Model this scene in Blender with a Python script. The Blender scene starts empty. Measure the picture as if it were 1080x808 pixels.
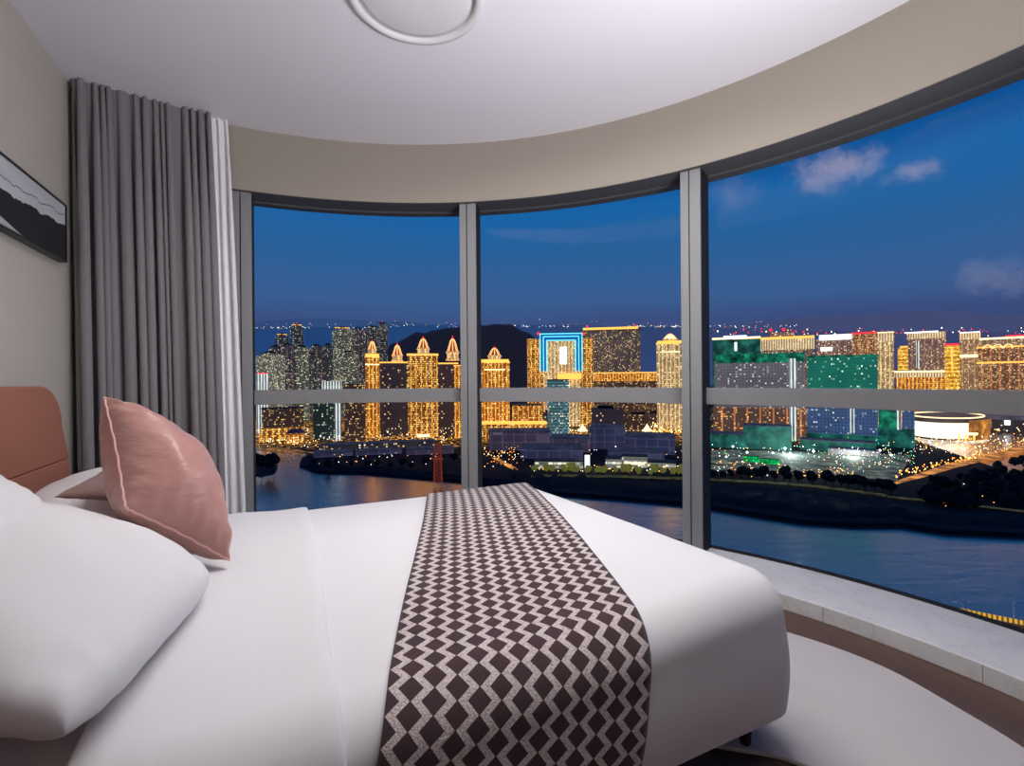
import bpy, bmesh, math, random
from mathutils import Vector, Matrix, noise
random.seed(7)
PI = math.pi
SC = bpy.context.scene
COL = SC.collection
SC.view_settings.view_transform = 'Standard'
SC.view_settings.look = 'None'

# ------------------------------------------------------------------ colour / nodes
def lin(r, g, b):
    f = lambda c: (c/255/12.92) if c/255 <= .04045 else ((c/255+.055)/1.055)**2.4
    return (f(r), f(g), f(b), 1.0)

class NT:
    """small helper around a node tree"""
    def __init__(s, mat):
        s.t = mat.node_tree; s.n = s.t.nodes; s.l = s.t.links
    def node(s, typ, **kw):
        x = s.n.new(typ)
        for k, v in kw.items(): setattr(x, k, v)
        return x
    def put(s, sock, v):
        if isinstance(v, bpy.types.NodeSocket): s.l.new(v, sock)
        elif v is not None: sock.default_value = v
    def m(s, op, a, b=None, c=None):
        x = s.node('ShaderNodeMath', operation=op)
        s.put(x.inputs[0], a); s.put(x.inputs[1], b)
        if c is not None: s.put(x.inputs[2], c)
        return x.outputs[0]
    def vm(s, op, a, b=None):
        x = s.node('ShaderNodeVectorMath', operation=op)
        s.put(x.inputs[0], a); s.put(x.inputs[1], b)
        return x.outputs['Value'] if op in ('DOT_PRODUCT', 'LENGTH') else x.outputs[0]
    def mix(s, f, a, b):
        x = s.node('ShaderNodeMix', data_type='RGBA')
        s.put(x.inputs[0], f); s.put(x.inputs[6], a); s.put(x.inputs[7], b)
        return x.outputs[2]
    def scale(s, col, f):
        x = s.node('ShaderNodeVectorMath', operation='SCALE')
        s.put(x.inputs[0], col); s.put(x.inputs['Scale'], f)
        return x.outputs[0]
    def noise(s, vec, scale, detail=3, rough=.5):
        x = s.node('ShaderNodeTexNoise'); s.put(x.inputs['Vector'], vec)
        x.inputs['Scale'].default_value = scale; x.inputs['Detail'].default_value = detail
        x.inputs['Roughness'].default_value = rough
        return x.outputs['Fac']
    def ramp(s, f, stops, interp='LINEAR'):
        x = s.node('ShaderNodeValToRGB'); s.put(x.inputs[0], f)
        e = x.color_ramp.elements; x.color_ramp.interpolation = interp
        while len(e) > 1: e.remove(e[0])
        e[0].position = stops[0][0]; e[0].color = stops[0][1]
        for p, c in stops[1:]:
            q = e.new(p); q.color = c
        return x.outputs[0]

def mat(name, rgb, rough=.6, metal=0, spec=.5, emit=None, estr=0, sheen=0):
    m = bpy.data.materials.new(name); m.use_nodes = True
    b = m.node_tree.nodes['Principled BSDF']
    b.inputs['Base Color'].default_value = lin(*rgb)
    b.inputs['Roughness'].default_value = rough
    b.inputs['Metallic'].default_value = metal
    b.inputs['Specular IOR Level'].default_value = spec
    if sheen: b.inputs['Sheen Weight'].default_value = sheen
    if emit:
        b.inputs['Emission Color'].default_value = lin(*emit); b.inputs['Emission Strength'].default_value = estr
        m.cycles.emission_sampling = 'NONE'
    return m, NT(m), b

def bump(nt, b, h, strength, dist=.01):
    x = nt.node('ShaderNodeBump'); x.inputs['Strength'].default_value = strength
    x.inputs['Distance'].default_value = dist
    nt.l.new(h, x.inputs['Height']); nt.l.new(x.outputs[0], b.inputs['Normal'])

def cloth(name, rgb, weave=900, wr=.15, rough=.85, fold=0, sheen=.2, var=.0):
    m, nt, b = mat(name, rgb, rough, spec=.25, sheen=sheen)
    tc = nt.node('ShaderNodeTexCoord').outputs['Object']
    h = nt.noise(tc, weave, 2)
    if fold:
        h2 = nt.noise(tc, fold, 3)
        h = nt.m('ADD', nt.m('MULTIPLY', h, .12), h2)
    bump(nt, b, h, wr, .01)
    if var:
        n = nt.noise(tc, 3.5, 3)
        d = [c*(1-var) for c in lin(*rgb)[:3]]+[1]
        nt.l.new(nt.mix(n, d, lin(*rgb)), b.inputs['Base Color'])
    return m

# ------------------------------------------------------------------ meshes
class MB:
    def __init__(s): s.b = bmesh.new()
    def box(s, c, d, rz=0, M=None, taper=1.0):
        hx, hy, hz = d[0]/2, d[1]/2, d[2]/2
        vs = []
        for z in (-1, 1):
            t = taper if z > 0 else 1
            for x, y in ((-1,-1),(1,-1),(1,1),(-1,1)):
                p = Vector((x*hx*t, y*hy*t, z*hz))
                if M is not None: p = M @ p
                p = Matrix.Rotation(rz, 3, 'Z') @ p + Vector(c)
                vs.append(s.b.verts.new(p))
        for f in ((3,2,1,0),(4,5,6,7),(0,1,5,4),(1,2,6,5),(2,3,7,6),(3,0,4,7)):
            s.b.faces.new([vs[i] for i in f])
        return s
    def bar(s, a, b, w):
        a, b = Vector(a), Vector(b); d = b-a
        q = d.to_track_quat('Z', 'Y').to_matrix()
        return s.box((a+b)/2, (w, w, d.length), M=q)
    def lathe(s, prof, n=24, c=(0,0,0), a0=0, sq=None):
        rings = []
        for r, z in prof:
            if r < 1e-6: rings.append([s.b.verts.new((c[0], c[1], c[2]+z))])
            else: rings.append([s.b.verts.new((c[0]+r*math.cos(a0+2*PI*i/n), c[1]+r*math.sin(a0+2*PI*i/n), c[2]+z)) for i in range(n)])
        for A, B in zip(rings, rings[1:]):
            for i in range(n):
                j = (i+1) % n
                f = []
                for v in (A[i % len(A)], A[j % len(A)], B[j % len(B)], B[i % len(B)]):
                    if v not in f: f.append(v)
                if len(f) > 2: s.b.faces.new(f)
        for R, rev in ((rings[0], True), (rings[-1], False)):
            if len(R) > 2: s.b.faces.new(R[::-1] if rev else R)
        return s
    def tube(s, pts, r, n=8):
        pts = [Vector(p) for p in pts]; rings = []
        for i, p in enumerate(pts):
            d = (pts[min(i+1, len(pts)-1)]-pts[max(i-1, 0)]).normalized()
            up = Vector((0,0,1)) if abs(d.z) < .95 else Vector((1,0,0))
            x = d.cross(up).normalized(); y = x.cross(d)
            rr = r[i] if isinstance(r, (list, tuple)) else r
            rings.append([s.b.verts.new(p+x*rr*math.cos(2*PI*k/n)+y*rr*math.sin(2*PI*k/n)) for k in range(n)])
        for A, B in zip(rings, rings[1:]):
            for k in range(n): s.b.faces.new((A[k], A[(k+1)%n], B[(k+1)%n], B[k]))
        s.b.faces.new(rings[0][::-1]); s.b.faces.new(rings[-1])
        return s
    def prism(s, poly, z0, z1):
        A = [s.b.verts.new((x, y, z0)) for x, y in poly]; B = [s.b.verts.new((x, y, z1)) for x, y in poly]
        s.b.faces.new(A[::-1]); s.b.faces.new(B)
        n = len(poly)
        for i in range(n): s.b.faces.new((A[i], A[(i+1)%n], B[(i+1)%n], B[i]))
        return s
    def grid(s, P):
        V = [[s.b.verts.new(p) for p in row] for row in P]
        for i in range(len(V)-1):
            for j in range(len(V[0])-1):
                s.b.faces.new((V[i][j], V[i][j+1], V[i+1][j+1], V[i+1][j]))
        return V
    def uvgrid(s, P, flip=False):
        uv = s.b.loops.layers.uv.verify()
        V = [[s.b.verts.new(p) for p in row] for row in P]
        n, k = len(V)-1, len(V[0])-1
        for i in range(n):
            for j in range(k):
                idx = [(i,j),(i,j+1),(i+1,j+1),(i+1,j)]
                if flip: idx = idx[::-1]
                f = s.b.faces.new([V[a][b] for a, b in idx])
                for lp, (a, b) in zip(f.loops, idx): lp[uv].uv = (b/k, a/n)
        return V
    def arc(s, c, r0, r1, a0, a1, z0, z1, n=48):
        """closed solid arc slab between radii and heights"""
        R = []
        for i in range(n+1):
            a = a0+(a1-a0)*i/n; ca, sa = math.cos(a), math.sin(a)
            R.append([s.b.verts.new((c[0]+r*ca, c[1]+r*sa, z)) for r, z in ((r0,z0),(r1,z0),(r1,z1),(r0,z1))])
        for A, B in zip(R, R[1:]):
            for k in range(4): s.b.faces.new((A[k], A[(k+1)%4], B[(k+1)%4], B[k]))
        s.b.faces.new(R[0]); s.b.faces.new(R[-1][::-1])
        return s
    def build(s, name, m, parent=None, smooth=False, fix=True, bevel=0, sub=0, solid=0, loc=None, auto=None):
        if fix: bmesh.ops.recalc_face_normals(s.b, faces=s.b.faces)
        me = bpy.data.meshes.new(name); s.b.to_mesh(me); s.b.free()
        for x in (m if isinstance(m, list) else [m]): me.materials.append(x)
        if smooth:
            for p in me.polygons: p.use_smooth = True
        o = bpy.data.objects.new(name, me); COL.objects.link(o)
        if loc: o.location = loc
        if parent: o.parent = parent
        if solid:
            q = o.modifiers.new('solid', 'SOLIDIFY'); q.thickness = solid; q.offset = 1
        if bevel:
            q = o.modifiers.new('bevel', 'BEVEL'); q.width = bevel; q.segments = 3; q.limit_method = 'ANGLE'
        if sub:
            q = o.modifiers.new('sub', 'SUBSURF'); q.levels = sub; q.render_levels = sub
        return o

def tag(o, label, cat, group=None, kind=None):
    if label: o['label'] = label
    if cat: o['category'] = cat
    if group: o['group'] = group
    if kind: o['kind'] = kind
    return o
def thing(name, label, cat, loc=(0,0,0), rz=0, group=None):
    o = bpy.data.objects.new(name, None); COL.objects.link(o)
    o.location = loc; o.rotation_euler = (0, 0, rz); o.empty_display_size = .1
    return tag(o, label, cat, group)
def struct(o, label=None):
    o['kind'] = 'structure'
    if label: o['label'] = label
    return o
def dup(root, loc=None, rz=None, sc=None):
    c = root.copy(); COL.objects.link(c)
    if loc is not None: c.location = loc
    if rz is not None: c.rotation_euler = (0, 0, rz)
    if sc is not None: c.scale = sc
    for ch in root.children:
        d = ch.copy(); COL.objects.link(d); d.parent = c
        for g in ch.children:
            e = g.copy(); COL.objects.link(e); e.parent = d
    return c

# ------------------------------------------------------------------ camera
F = 510.0; CAMZ = 1.2; ROLL = math.radians(.45)
cam = bpy.data.cameras.new('camera'); co = bpy.data.objects.new('camera', cam); COL.objects.link(co)
cam.sensor_width = 36; cam.lens = F/1080*36; cam.shift_y = -4/1080
cam.clip_start = .05; cam.clip_end = 20000
co.matrix_world = Matrix.Translation((0, 0, CAMZ)) @ Matrix.Rotation(PI/2, 4, 'X') @ Matrix.Rotation(-ROLL, 4, 'Z')
SC.camera = co
def ray(u, v):
    du, dv = u-540, v-400
    x = du*math.cos(ROLL)-dv*math.sin(ROLL); y = du*math.sin(ROLL)+dv*math.cos(ROLL)
    return x/F, -y/F
def at(u, v, D):
    x, z = ray(u, v); return Vector((x*D, D, CAMZ+z*D))
def ground_at(u, v, z):
    x, q = ray(u, v); D = (z-CAMZ)/q
    return Vector((x*D, D, z))

# ------------------------------------------------------------------ room geometry
CC = (-.62, .65); RF = 2.99; RG = 3.2; RS = 2.73
HC = 2.97; HW = 2.53; SILL = .08
Cn = Vector((-2.61, 2.87)); B = Vector((.903, .43)).normalized(); W = Vector((-B.y, B.x))
BROT = math.atan2(B.y, B.x)
def P(bx, wy, z=0):
    p = Cn+B*bx+W*wy
    return Vector((p.x, p.y, z))
def ang(u, R):
    """angle on a circle of radius R round the room's centre where the sight line u meets it"""
    k = (u-540)/F
    a = k*k+1; b = -2*(k*CC[0]+CC[1]); c = CC[0]**2+CC[1]**2-R*R
    t = (-b+math.sqrt(b*b-4*a*c))/(2*a)
    return math.atan2(t-CC[1], k*t-CC[0])

# ---- materials of the room
m_ceil, nt, b = mat('ceiling paint', (231, 229, 236), .9)
tc = nt.node('ShaderNodeTexCoord').outputs['Object']; bump(nt, b, nt.noise(tc, 180, 2), .04, .003)
m_wall, nt, b = mat('warm grey wallcovering', (196, 190, 181), .85)
tc = nt.node('ShaderNodeTexCoord').outputs['Object']; bump(nt, b, nt.noise(tc, 320, 2), .1, .003)
m_wood, nt, b = mat('light wood panelling', (176, 165, 154), .6)
tc = nt.node('ShaderNodeTexCoord').outputs['Object']; bump(nt, b, nt.noise(tc, 60, 3), .1, .003)
m_fascia, nt, b = mat('beige fascia paint', (160, 151, 140), .85)
tc = nt.node('ShaderNodeTexCoord').outputs['Object']; bump(nt, b, nt.noise(tc, 250, 2), .05, .003)
m_soffit, nt, b = mat('dark grey window head', (88, 87, 88), .55)
tc = nt.node('ShaderNodeTexCoord').outputs['Object']; bump(nt, b, nt.noise(tc, 200, 2), .03, .002)
m_frame, nt, b = mat('grey powder coated aluminium', (132, 132, 134), .45, spec=.4)
tc = nt.node('ShaderNodeTexCoord').outputs['Object']; bump(nt, b, nt.noise(tc, 600, 2), .03, .001)
m_gasket, nt, b = mat('black rubber gasket', (22, 23, 26), .7)
tc = nt.node('ShaderNodeTexCoord').outputs['Object']; bump(nt, b, nt.noise(tc, 500, 2), .03, .001)
# marble sill
m_sill, nt, b = mat('white veined stone', (206, 203, 201), .35, spec=.35)
tc = nt.node('ShaderNodeTexCoord').outputs['Object']
n1 = nt.noise(tc, 3.2, 8, .65); vein = nt.m('ABSOLUTE', nt.m('SUBTRACT', n1, .5))
nt.l.new(nt.ramp(vein, [(0, lin(208,204,203)), (.012, lin(222,219,218)), (.2, lin(228,226,226))]), b.inputs['Base Color'])
# floor planks
m_floor, nt, b = mat('dark brown oak planks', (70, 50, 40), .45, spec=.4)
tc = nt.node('ShaderNodeTexCoord').outputs['Object']
mp = nt.node('ShaderNodeMapping'); mp.inputs['Rotation'].default_value = (0, 0, math.radians(62)); nt.l.new(tc, mp.inputs[0])
br = nt.node('ShaderNodeTexBrick'); nt.l.new(mp.outputs[0], br.inputs['Vector'])
br.inputs['Scale'].default_value = 1; br.inputs['Brick Width'].default_value = 1.2; br.inputs['Row Height'].default_value = .14
br.inputs['Mortar Size'].default_value = .002; br.inputs['Color1'].default_value = lin(112, 88, 76); br.inputs['Color2'].default_value = lin(92, 70, 60)
br.inputs['Mortar'].default_value = lin(112, 92, 80)
sx = nt.node('ShaderNodeMapping'); sx.inputs['Scale'].default_value = (2, 40, 1); nt.l.new(mp.outputs[0], sx.inputs[0])
g = nt.noise(sx.outputs[0], 1.5, 6)
nt.l.new(nt.mix(nt.m('MULTIPLY', g, .55), br.outputs[0], lin(52, 37, 31)), b.inputs['Base Color'])
bump(nt, b, g, .08, .002)
# glass: clear, very weak reflection
m_glass = bpy.data.materials.new('clear window glass'); m_glass.use_nodes = True
nt = NT(m_glass); nt.n.remove(nt.n['Principled BSDF'])
tr = nt.node('ShaderNodeBsdfTransparent'); tr.inputs[0].default_value = (.97, .985, .985, 1)
gl = nt.node('ShaderNodeBsdfGlossy'); gl.inputs['Roughness'].default_value = .02
tn = nt.noise(nt.node('ShaderNodeTexCoord').outputs['Object'], .8, 1)
ms = nt.node('ShaderNodeMixShader'); nt.l.new(nt.m('MULTIPLY', tn, .004), ms.inputs[0])
nt.l.new(tr.outputs[0], ms.inputs[1]); nt.l.new(gl.outputs[0], ms.inputs[2])
nt.l.new(ms.outputs[0], nt.n['Material Output'].inputs[0])

# ---- shell
aw = math.atan2(Cn.y-CC[1], Cn.x-CC[0])           # angle of the wall corner
A_M = [ang(256, 3.02), ang(494.5, 3.02), ang(729.5, 3.02)]
A_M.append(A_M[2]-(A_M[1]-A_M[2])*1.0-.02)
A_END = math.radians(-3.2)
wall_end = Cn - W*4.4
def poly(R, n=60, a1=aw+.02):
    pts = [(wall_end.x, wall_end.y)]
    for i in range(n+1):
        a = A_END-.03+(a1-A_END+.03)*i/n
        pts.append((CC[0]+R*math.cos(a), CC[1]+R*math.sin(a)))
    return pts
struct(MB().prism(poly(RG+.05), -.12, 0).build('floor', m_floor))
struct(MB().prism(poly(RG+.05), HC, HC+.1).build('ceiling', m_ceil))
def wallseg(name, p, q, th, z0, z1, m):
    p, q = Vector(p), Vector(q); d = (q-p); n = Vector((-d.y, d.x)).normalized()*th
    return struct(MB().prism([p, q, q+n, p+n], z0, z1).build(name, m))
wallseg('wall_left', Cn+W*.32, wall_end-W*.1, -.12, -.12, HC+.1, m_wall)
back2 = wall_end+B*3.72
wallseg('wall_back', wall_end-B*.02, back2+B*.1, -.12, -.12, HC+.1, m_wood)
fa = MB().arc(CC, RF, RG+.1, A_END-.03, aw+.0, HW+.004, HC, 80).build('wall_front', m_fascia); struct(fa, 'curved beige fascia over the windows')
struct(MB().arc(CC, RF+.003, RG+.1, A_END-.03, aw, HW, HW+.004, 80).build('trim_1', m_soffit), 'dark grey window head under the fascia')
# bit of solid wall behind the curtain
struct(MB().arc(CC, RG-.1, RG+.1, A_M[0]+.02, aw-.03, 0, HW-.012, 12).build('wall_corner', m_fascia))
# raised stone sill with joints
sill = MB().arc(CC, RS, RG, A_END-.02, aw-.02, 0, SILL, 90).build('trim_2', m_sill, bevel=.004); struct(sill, 'low white stone sill along the curved windows')
jm, _, _ = mat('grey joint filler', (160, 156, 153), .8)
for uu in (866, 1034):
    a = ang(uu, RS)
    o = MB().box((CC[0]+(RS-.0005)*math.cos(a), CC[1]+(RS-.0005)*math.sin(a), SILL/2), (.003, .003, SILL-.008), a).build('sill_joint', jm, sill)

# ---- windows: frame, transom, panes
def window(idx, a0, a1, label):
    """a0 > a1 : angles of the mullion centres to the left and right"""
    root = thing('window_%d' % idx, label, None); root['kind'] = 'structure'
    hw = .062/3.14
    # left mullion with a groove: two face strips and a recessed core
    for k, (da, db) in enumerate(((.062, .012), (.005, -.062))):
        MB().arc(CC, 3.015, 3.2, a0+db/3.02, a0+da/3.02, SILL, HW, 2).build('mullion', m_frame, root, bevel=.002)
    MB().arc(CC, 3.035, 3.2, a0+.004/3.02, a0+.013/3.02, SILL, HW, 2).build('groove', m_gasket, root)
    MB().arc(CC, 3.03, 3.195, a0-.0645/3.02, a0-.0622/3.02, SILL, HW, 2).build('gasket', m_gasket, root)
    i0, i1 = a0-.0646/3.02, a1+.0622/3.02
    MB().arc(CC, 3.11, 3.2, i1, i0, 1.028, 1.134, 24).build('transom', m_frame, root, bevel=.002)
    MB().arc(CC, 3.175, 3.2, i1, i0, SILL, SILL+.012, 24).build('bottom_gasket', m_gasket, root)
    MB().arc(CC, 3.182, 3.2, i1, i0, HW-.012, HW, 24).build('top_rail', m_soffit, root)
    for z0, z1 in ((SILL+.012, 1.028), (1.134, HW-.014)):
        mb = MB(); n = 24
        mb.grid([[(CC[0]+3.19*math.cos(i1+(i0-i1)*i/n), CC[1]+3.19*math.sin(i1+(i0-i1)*i/n), z) for i in range(n+1)] for z in (z0, z1)])
        mb.build('pane', m_glass, root, smooth=True, fix=False)
    return root
AA = A_M+[A_END]
for i, lb in enumerate(('curved window nearest the curtain', 'curved window between the two middle posts',
                        'tall curved window at the right of the picture', 'curved window beyond the right edge')):
    window(i+1, AA[i], AA[i+1], lb)

# ------------------------------------------------------------------ ceiling lamp
m_lampw, nt, b = mat('white lamp plastic', (226, 224, 226), .5)
tc = nt.node('ShaderNodeTexCoord').outputs['Object']; bump(nt, b, nt.noise(tc, 300, 2), .02, .001)
m_lampg, nt, b = mat('grey lamp recess', (186, 185, 188), .5)
tc = nt.node('ShaderNodeTexCoord').outputs['Object']; bump(nt, b, nt.noise(tc, 300, 2), .02, .001)
lc = at(441, 38, 1); lt = thing('ceiling_lamp', 'round flat white ceiling lamp with a grey inner ring', 'lamp', (-.43, 2.22, HC))
MB().lathe([(.272,-.001),(.272,-.022),(.296,-.024),(.312,-.018),(.314,-.001)], 72).build('rim', m_lampw, lt, True)
MB().lathe([(.255,-.004),(.2725,-.004),(.2725,-.0095),(.255,-.0095)], 72).build('recess_ring', m_lampg, lt)
MB().lathe([(0,-.002),(.256,-.002),(.256,-.012),(.235,-.018),(.1,-.02),(0,-.02)], 72).build('diffuser', m_lampw, lt, True)

# ------------------------------------------------------------------ picture on the left wall
m_black, nt, b = mat('black frame lacquer', (20, 20, 21), .4)
tc = nt.node('ShaderNodeTexCoord').outputs['Object']; bump(nt, b, nt.noise(tc, 120, 2), .03, .001)
m_art, nt, b = mat('ink landscape print', (200, 200, 205), .6)
tc = nt.node('ShaderNodeTexCoord').outputs['UV']; se = nt.node('ShaderNodeSeparateXYZ'); nt.l.new(tc, se.inputs[0])
# U runs 0..1 over 1.5 m, V over 0.32 m ; black mountain with soft grey ridges
ux = se.outputs[0]; vy = se.outputs[1]
cb = nt.node('ShaderNodeCombineXYZ'); nt.put(cb.inputs[0], nt.m('MULTIPLY', ux, 4.7)); nt.put(cb.inputs[1], 2.7)
r1 = nt.noise(cb.outputs[0], 2.2, 6, .6)
edge = nt.m('ADD', nt.m('ADD', .37, nt.m('MULTIPLY', nt.m('SUBTRACT', r1, .5), .3)), nt.m('MULTIPLY', ux, .27))
inky = nt.m('LESS_THAN', vy, edge)
# light snow slope low on the left
slope = nt.m('LESS_THAN', vy, nt.m('MULTIPLY', nt.m('SUBTRACT', .68, ux), .85))
sky = nt.mix(nt.noise(tc, 6, 4), lin(214, 214, 219), lin(182, 184, 192))
cb2 = nt.node('ShaderNodeCombineXYZ'); nt.put(cb2.inputs[0], nt.m('MULTIPLY', ux, 3.1)); nt.put(cb2.inputs[1], 8.1)
r2 = nt.noise(cb2.outputs[0], 3, 5, .6)
ln = nt.m('ABSOLUTE', nt.m('SUBTRACT', vy, nt.m('ADD', edge, nt.m('ADD', .1, nt.m('MULTIPLY', r2, .18)))))
sky = nt.mix(nt.m('LESS_THAN', ln, .01), sky, lin(110, 110, 116))
ink = nt.mix(nt.m('GREATER_THAN', nt.noise(tc, 42, 3), .7), lin(30, 30, 34), lin(70, 70, 76))
c = nt.mix(inky, sky, ink); c = nt.mix(nt.m('MULTIPLY', slope, inky), c, lin(178, 178, 180))
nt.l.new(c, b.inputs['Base Color'])
pic = thing('framed_picture', 'long black framed ink landscape print hung on the left wall', 'picture', P(.004, -.95, 2.032), BROT)
pw, ph = 1.5, .322
for nm, c, d in (('frame', (.02, 0, ph/2-.005), (.04, pw, .01)), ('frame', (.02, 0, -ph/2+.005), (.04, pw, .01)),
                 ('frame', (.02, pw/2-.005, 0), (.04, .01, ph-.02)), ('frame', (.02, -pw/2+.005, 0), (.04, .01, ph-.02))):
    MB().box(c, d).build(nm, m_black, pic)
MB().box((.008, 0, 0), (.012, pw-.02, ph-.02)).build('backing', m_black, pic)
mb = MB(); mb.uvgrid([[(.034, -pw/2+.01, z), (.034, pw/2-.01, z)] for z in (-ph/2+.01, ph/2-.01)], True)
mb.build('print', m_art, pic, fix=False)

# ------------------------------------------------------------------ curtains
m_curt = cloth('grey blackout curtain', (132, 128, 132), 500, .12, .8, 0, .3)
m_sheer, nt, b = mat('white sheer voile', (240, 238, 240), .9, spec=.2)
tc = nt.node('ShaderNodeTexCoord').outputs['Object']; bump(nt, b, nt.noise(tc, 700, 2), .08, .002)
b.inputs['Transmission Weight'].default_value = .0
def curtain(name, mtl, ut0, ut1, ub0, ub1, R, folds, amp, label, seed, zt=HC+.01):
    rnd = random.Random(seed); n = folds*14; rows = 26
    ph = [rnd.uniform(-.8, .8) for _ in range(folds+2)]; am = [rnd.uniform(.55, 1.5) for _ in range(folds+2)]
    a0t, a1t, a0b, a1b = ang(ut0, R), ang(ut1, R), ang(ub0, R), ang(ub1, R)
    G = []
    for k in range(rows+1):
        t = k/rows; z = zt*(1-t)+.015*t
        row = []
        for i in range(n+1):
            s = i/n; sw = min(1, max(0, s+.022*math.sin(s*17+seed)+.014*math.sin(s*31+2*seed))) if 0 < i < n else s; f = sw*folds; q = int(min(f, folds-1)); fr = f-q
            e = t**.8
            phi = ph[q]*(1-fr)+ph[q+1]*fr; A = (am[q]*(1-fr)+am[q+1]*fr)*amp*(.4+.6*min(1, t*4))
            r = R+A*math.sin(2*PI*f+phi*e*1.2)+.35*A*math.sin(4*PI*f+1.3+2*phi)
            a = (a0t+(a1t-a0t)*s)*(1-e)+(a0b+(a1b-a0b)*s)*e
            a += .35*A/R*math.sin(4*PI*f+phi*2)
            row.append((CC[0]+r*math.cos(a), CC[1]+r*math.sin(a), z))
        G.append(row)
    mb = MB(); mb.grid(G)
    return mb, tag(mb.build(name, mtl, None, True, False), label, 'curtain')
mb, cg = curtain('blackout_curtain', m_curt, 77.5, 225, 84, 238, 2.88, 14, .04, 'heavy grey full length curtain in the corner by the left wall', 3)
mb, cs = curtain('sheer_curtain', m_sheer, 219, 243, 228, 261, 2.94, 3, .026, 'narrow white sheer curtain beside the grey curtain', 5)
# ------------------------------------------------------------------ bed
ZT = .528; HEM = .165; R0 = .13
QN, QF, XF, XH = -2.73, -.87, 2.57, .86           # near, far, foot and head edges of the bedding
QM = (QN+QF)/2
LOC = lambda x, y, z=0: Vector((x, y, z))         # bed-local coordinates (x to the foot, y to the far side)
bed_o = P(0, 0, 0)
RX = .08                                          # tighter rounding at the foot
def foldfn(d, R):
    """distance past the start of the rounding -> (outward, down)"""
    if d < R*PI/2: return R*math.sin(d/R), R*(1-math.cos(d/R))
    e = d-R*PI/2; t = e/(ZT-R-HEM)
    return R+(.02+R0-R)*math.sin(min(t, 1)*PI*.85)*(.6 if R < R0 else 1)-.006*t, R+e
def rad_at(d): return RX+(R0-RX)*(d.y*d.y/max(1e-9, d.x*d.x+d.y*d.y))
SIDE = ZT-R0-HEM
def crown(x, y):
    a = max(0, 1-abs((y-QM)/((QF-QN)/2-R0))**3); c = max(0, 1-((x-1.6)/1.1)**4)
    return .022*a*c+.004*noise.noise(Vector((x*3, y*3, 2)))*a
def lift(x, y):
    a = min(1, max(0, (x-1.7)/.75)); a = a*a*(3-2*a)
    c = min(1, max(0, (QF-y)/(QF-QN)))
    return .055*a*c
def drape(x, y, off=0):
    """unrolled coordinates over the bedding -> bed-local point, off = lift along the normal"""
    xi = min(x, XF-RX); yi = min(max(y, QN+R0), QF-R0)
    d = Vector((x-xi, y-yi)); r = d.length; lf = lift(xi, yi)
    if r < 1e-6: return Vector((x, y, ZT+crown(x, y)+lf+off))
    d /= r; R = rad_at(d); h, dn = foldfn(r, R)
    th = min(r/R, PI/2); n = Vector((d.x*math.sin(th), d.y*math.sin(th), math.cos(th)))
    w = .006*noise.noise(Vector((xi*2.2, yi*2.2, dn*3)))*min(1, dn/.1)
    return Vector((xi+d.x*(h+w), yi+d.y*(h+w), ZT-dn+lf*max(0, 1-dn/.36)))+n*off
m_linen = cloth('white cotton bedding', (226, 224, 226), 700, .12, .85, 5, .15)
m_sheet = cloth('white cotton sheet', (218, 216, 218), 700, .12, .85, 7, .15)
m_leath, nt, b = mat('brown leather', (172, 112, 92), .5, spec=.35)
tc = nt.node('ShaderNodeTexCoord').outputs['Object']; bump(nt, b, nt.noise(tc, 160, 3), .08, .003)
m_base = cloth('brown fabric bed base', (64, 50, 46), 600, .1)
m_leg, nt, b = mat('dark stained wood', (34, 25, 23), .45)
tc = nt.node('ShaderNodeTexCoord').outputs['Object']; bump(nt, b, nt.noise(tc, 90, 3), .05, .002)

bed = thing('bed', 'double bed with brown leather headboard and dark legs', 'bed', bed_o, BROT)
# base, mattress
MB().box((1.3, QM, .22), (2.4, 1.7, .16)).build('base', m_base, bed, bevel=.02)
mm = MB(); mm.box((1.3, QM, .4), (2.38, 1.74, .2)); mm.build('mattress', m_sheet, bed, True, bevel=.05)
for x, y in ((2.47, QN+.11), (2.47, QF-.12), (.3, QN+.12), (.3, QF-.12)):
    MB().lathe([(.016, 0), (.017, .004), (.024, .14)], 14, (x, y, .0165)).build('leg', m_leg, bed, True)
# headboard: outline in (y, z), rounded top corners
def hb_outline(y0, y1, z0, z1, r, n=10, flare=.0):
    pts = [(y0, z0), (y1, z0)]
    for i in range(n+1):
        a = PI/2*i/n; pts.append((y1-flare-r+r*math.cos(a), z1-r*.85+r*.85*math.sin(a)))
    for i in range(n+1):
        a = PI/2+PI/2*i/n; pts.append((y0+flare+r+r*math.cos(a), z1-r*.85+r*.85*math.sin(a)))
    return pts
def slab(pts, x0, x1):
    mb = MB(); A = [mb.b.verts.new((x0, y, z)) for y, z in pts]; Bv = [mb.b.verts.new((x1, y, z)) for y, z in pts]
    mb.b.faces.new(A); mb.b.faces.new(Bv[::-1])
    for i in range(len(pts)):
        j = (i+1) % len(pts); mb.b.faces.new((A[i], Bv[i], Bv[j], A[j]))
    return mb
slab(hb_outline(-3.27, -.4, .803, 1.185, .25, flare=.085), .02, .108).build('headboard', m_leath, bed, bevel=.008)
slab([(-3.27, .1), (-.4, .1), (-.4, .801), (-3.27, .801)], .02, .109).build('headboard_band', m_leath, bed, bevel=.006)

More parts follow.
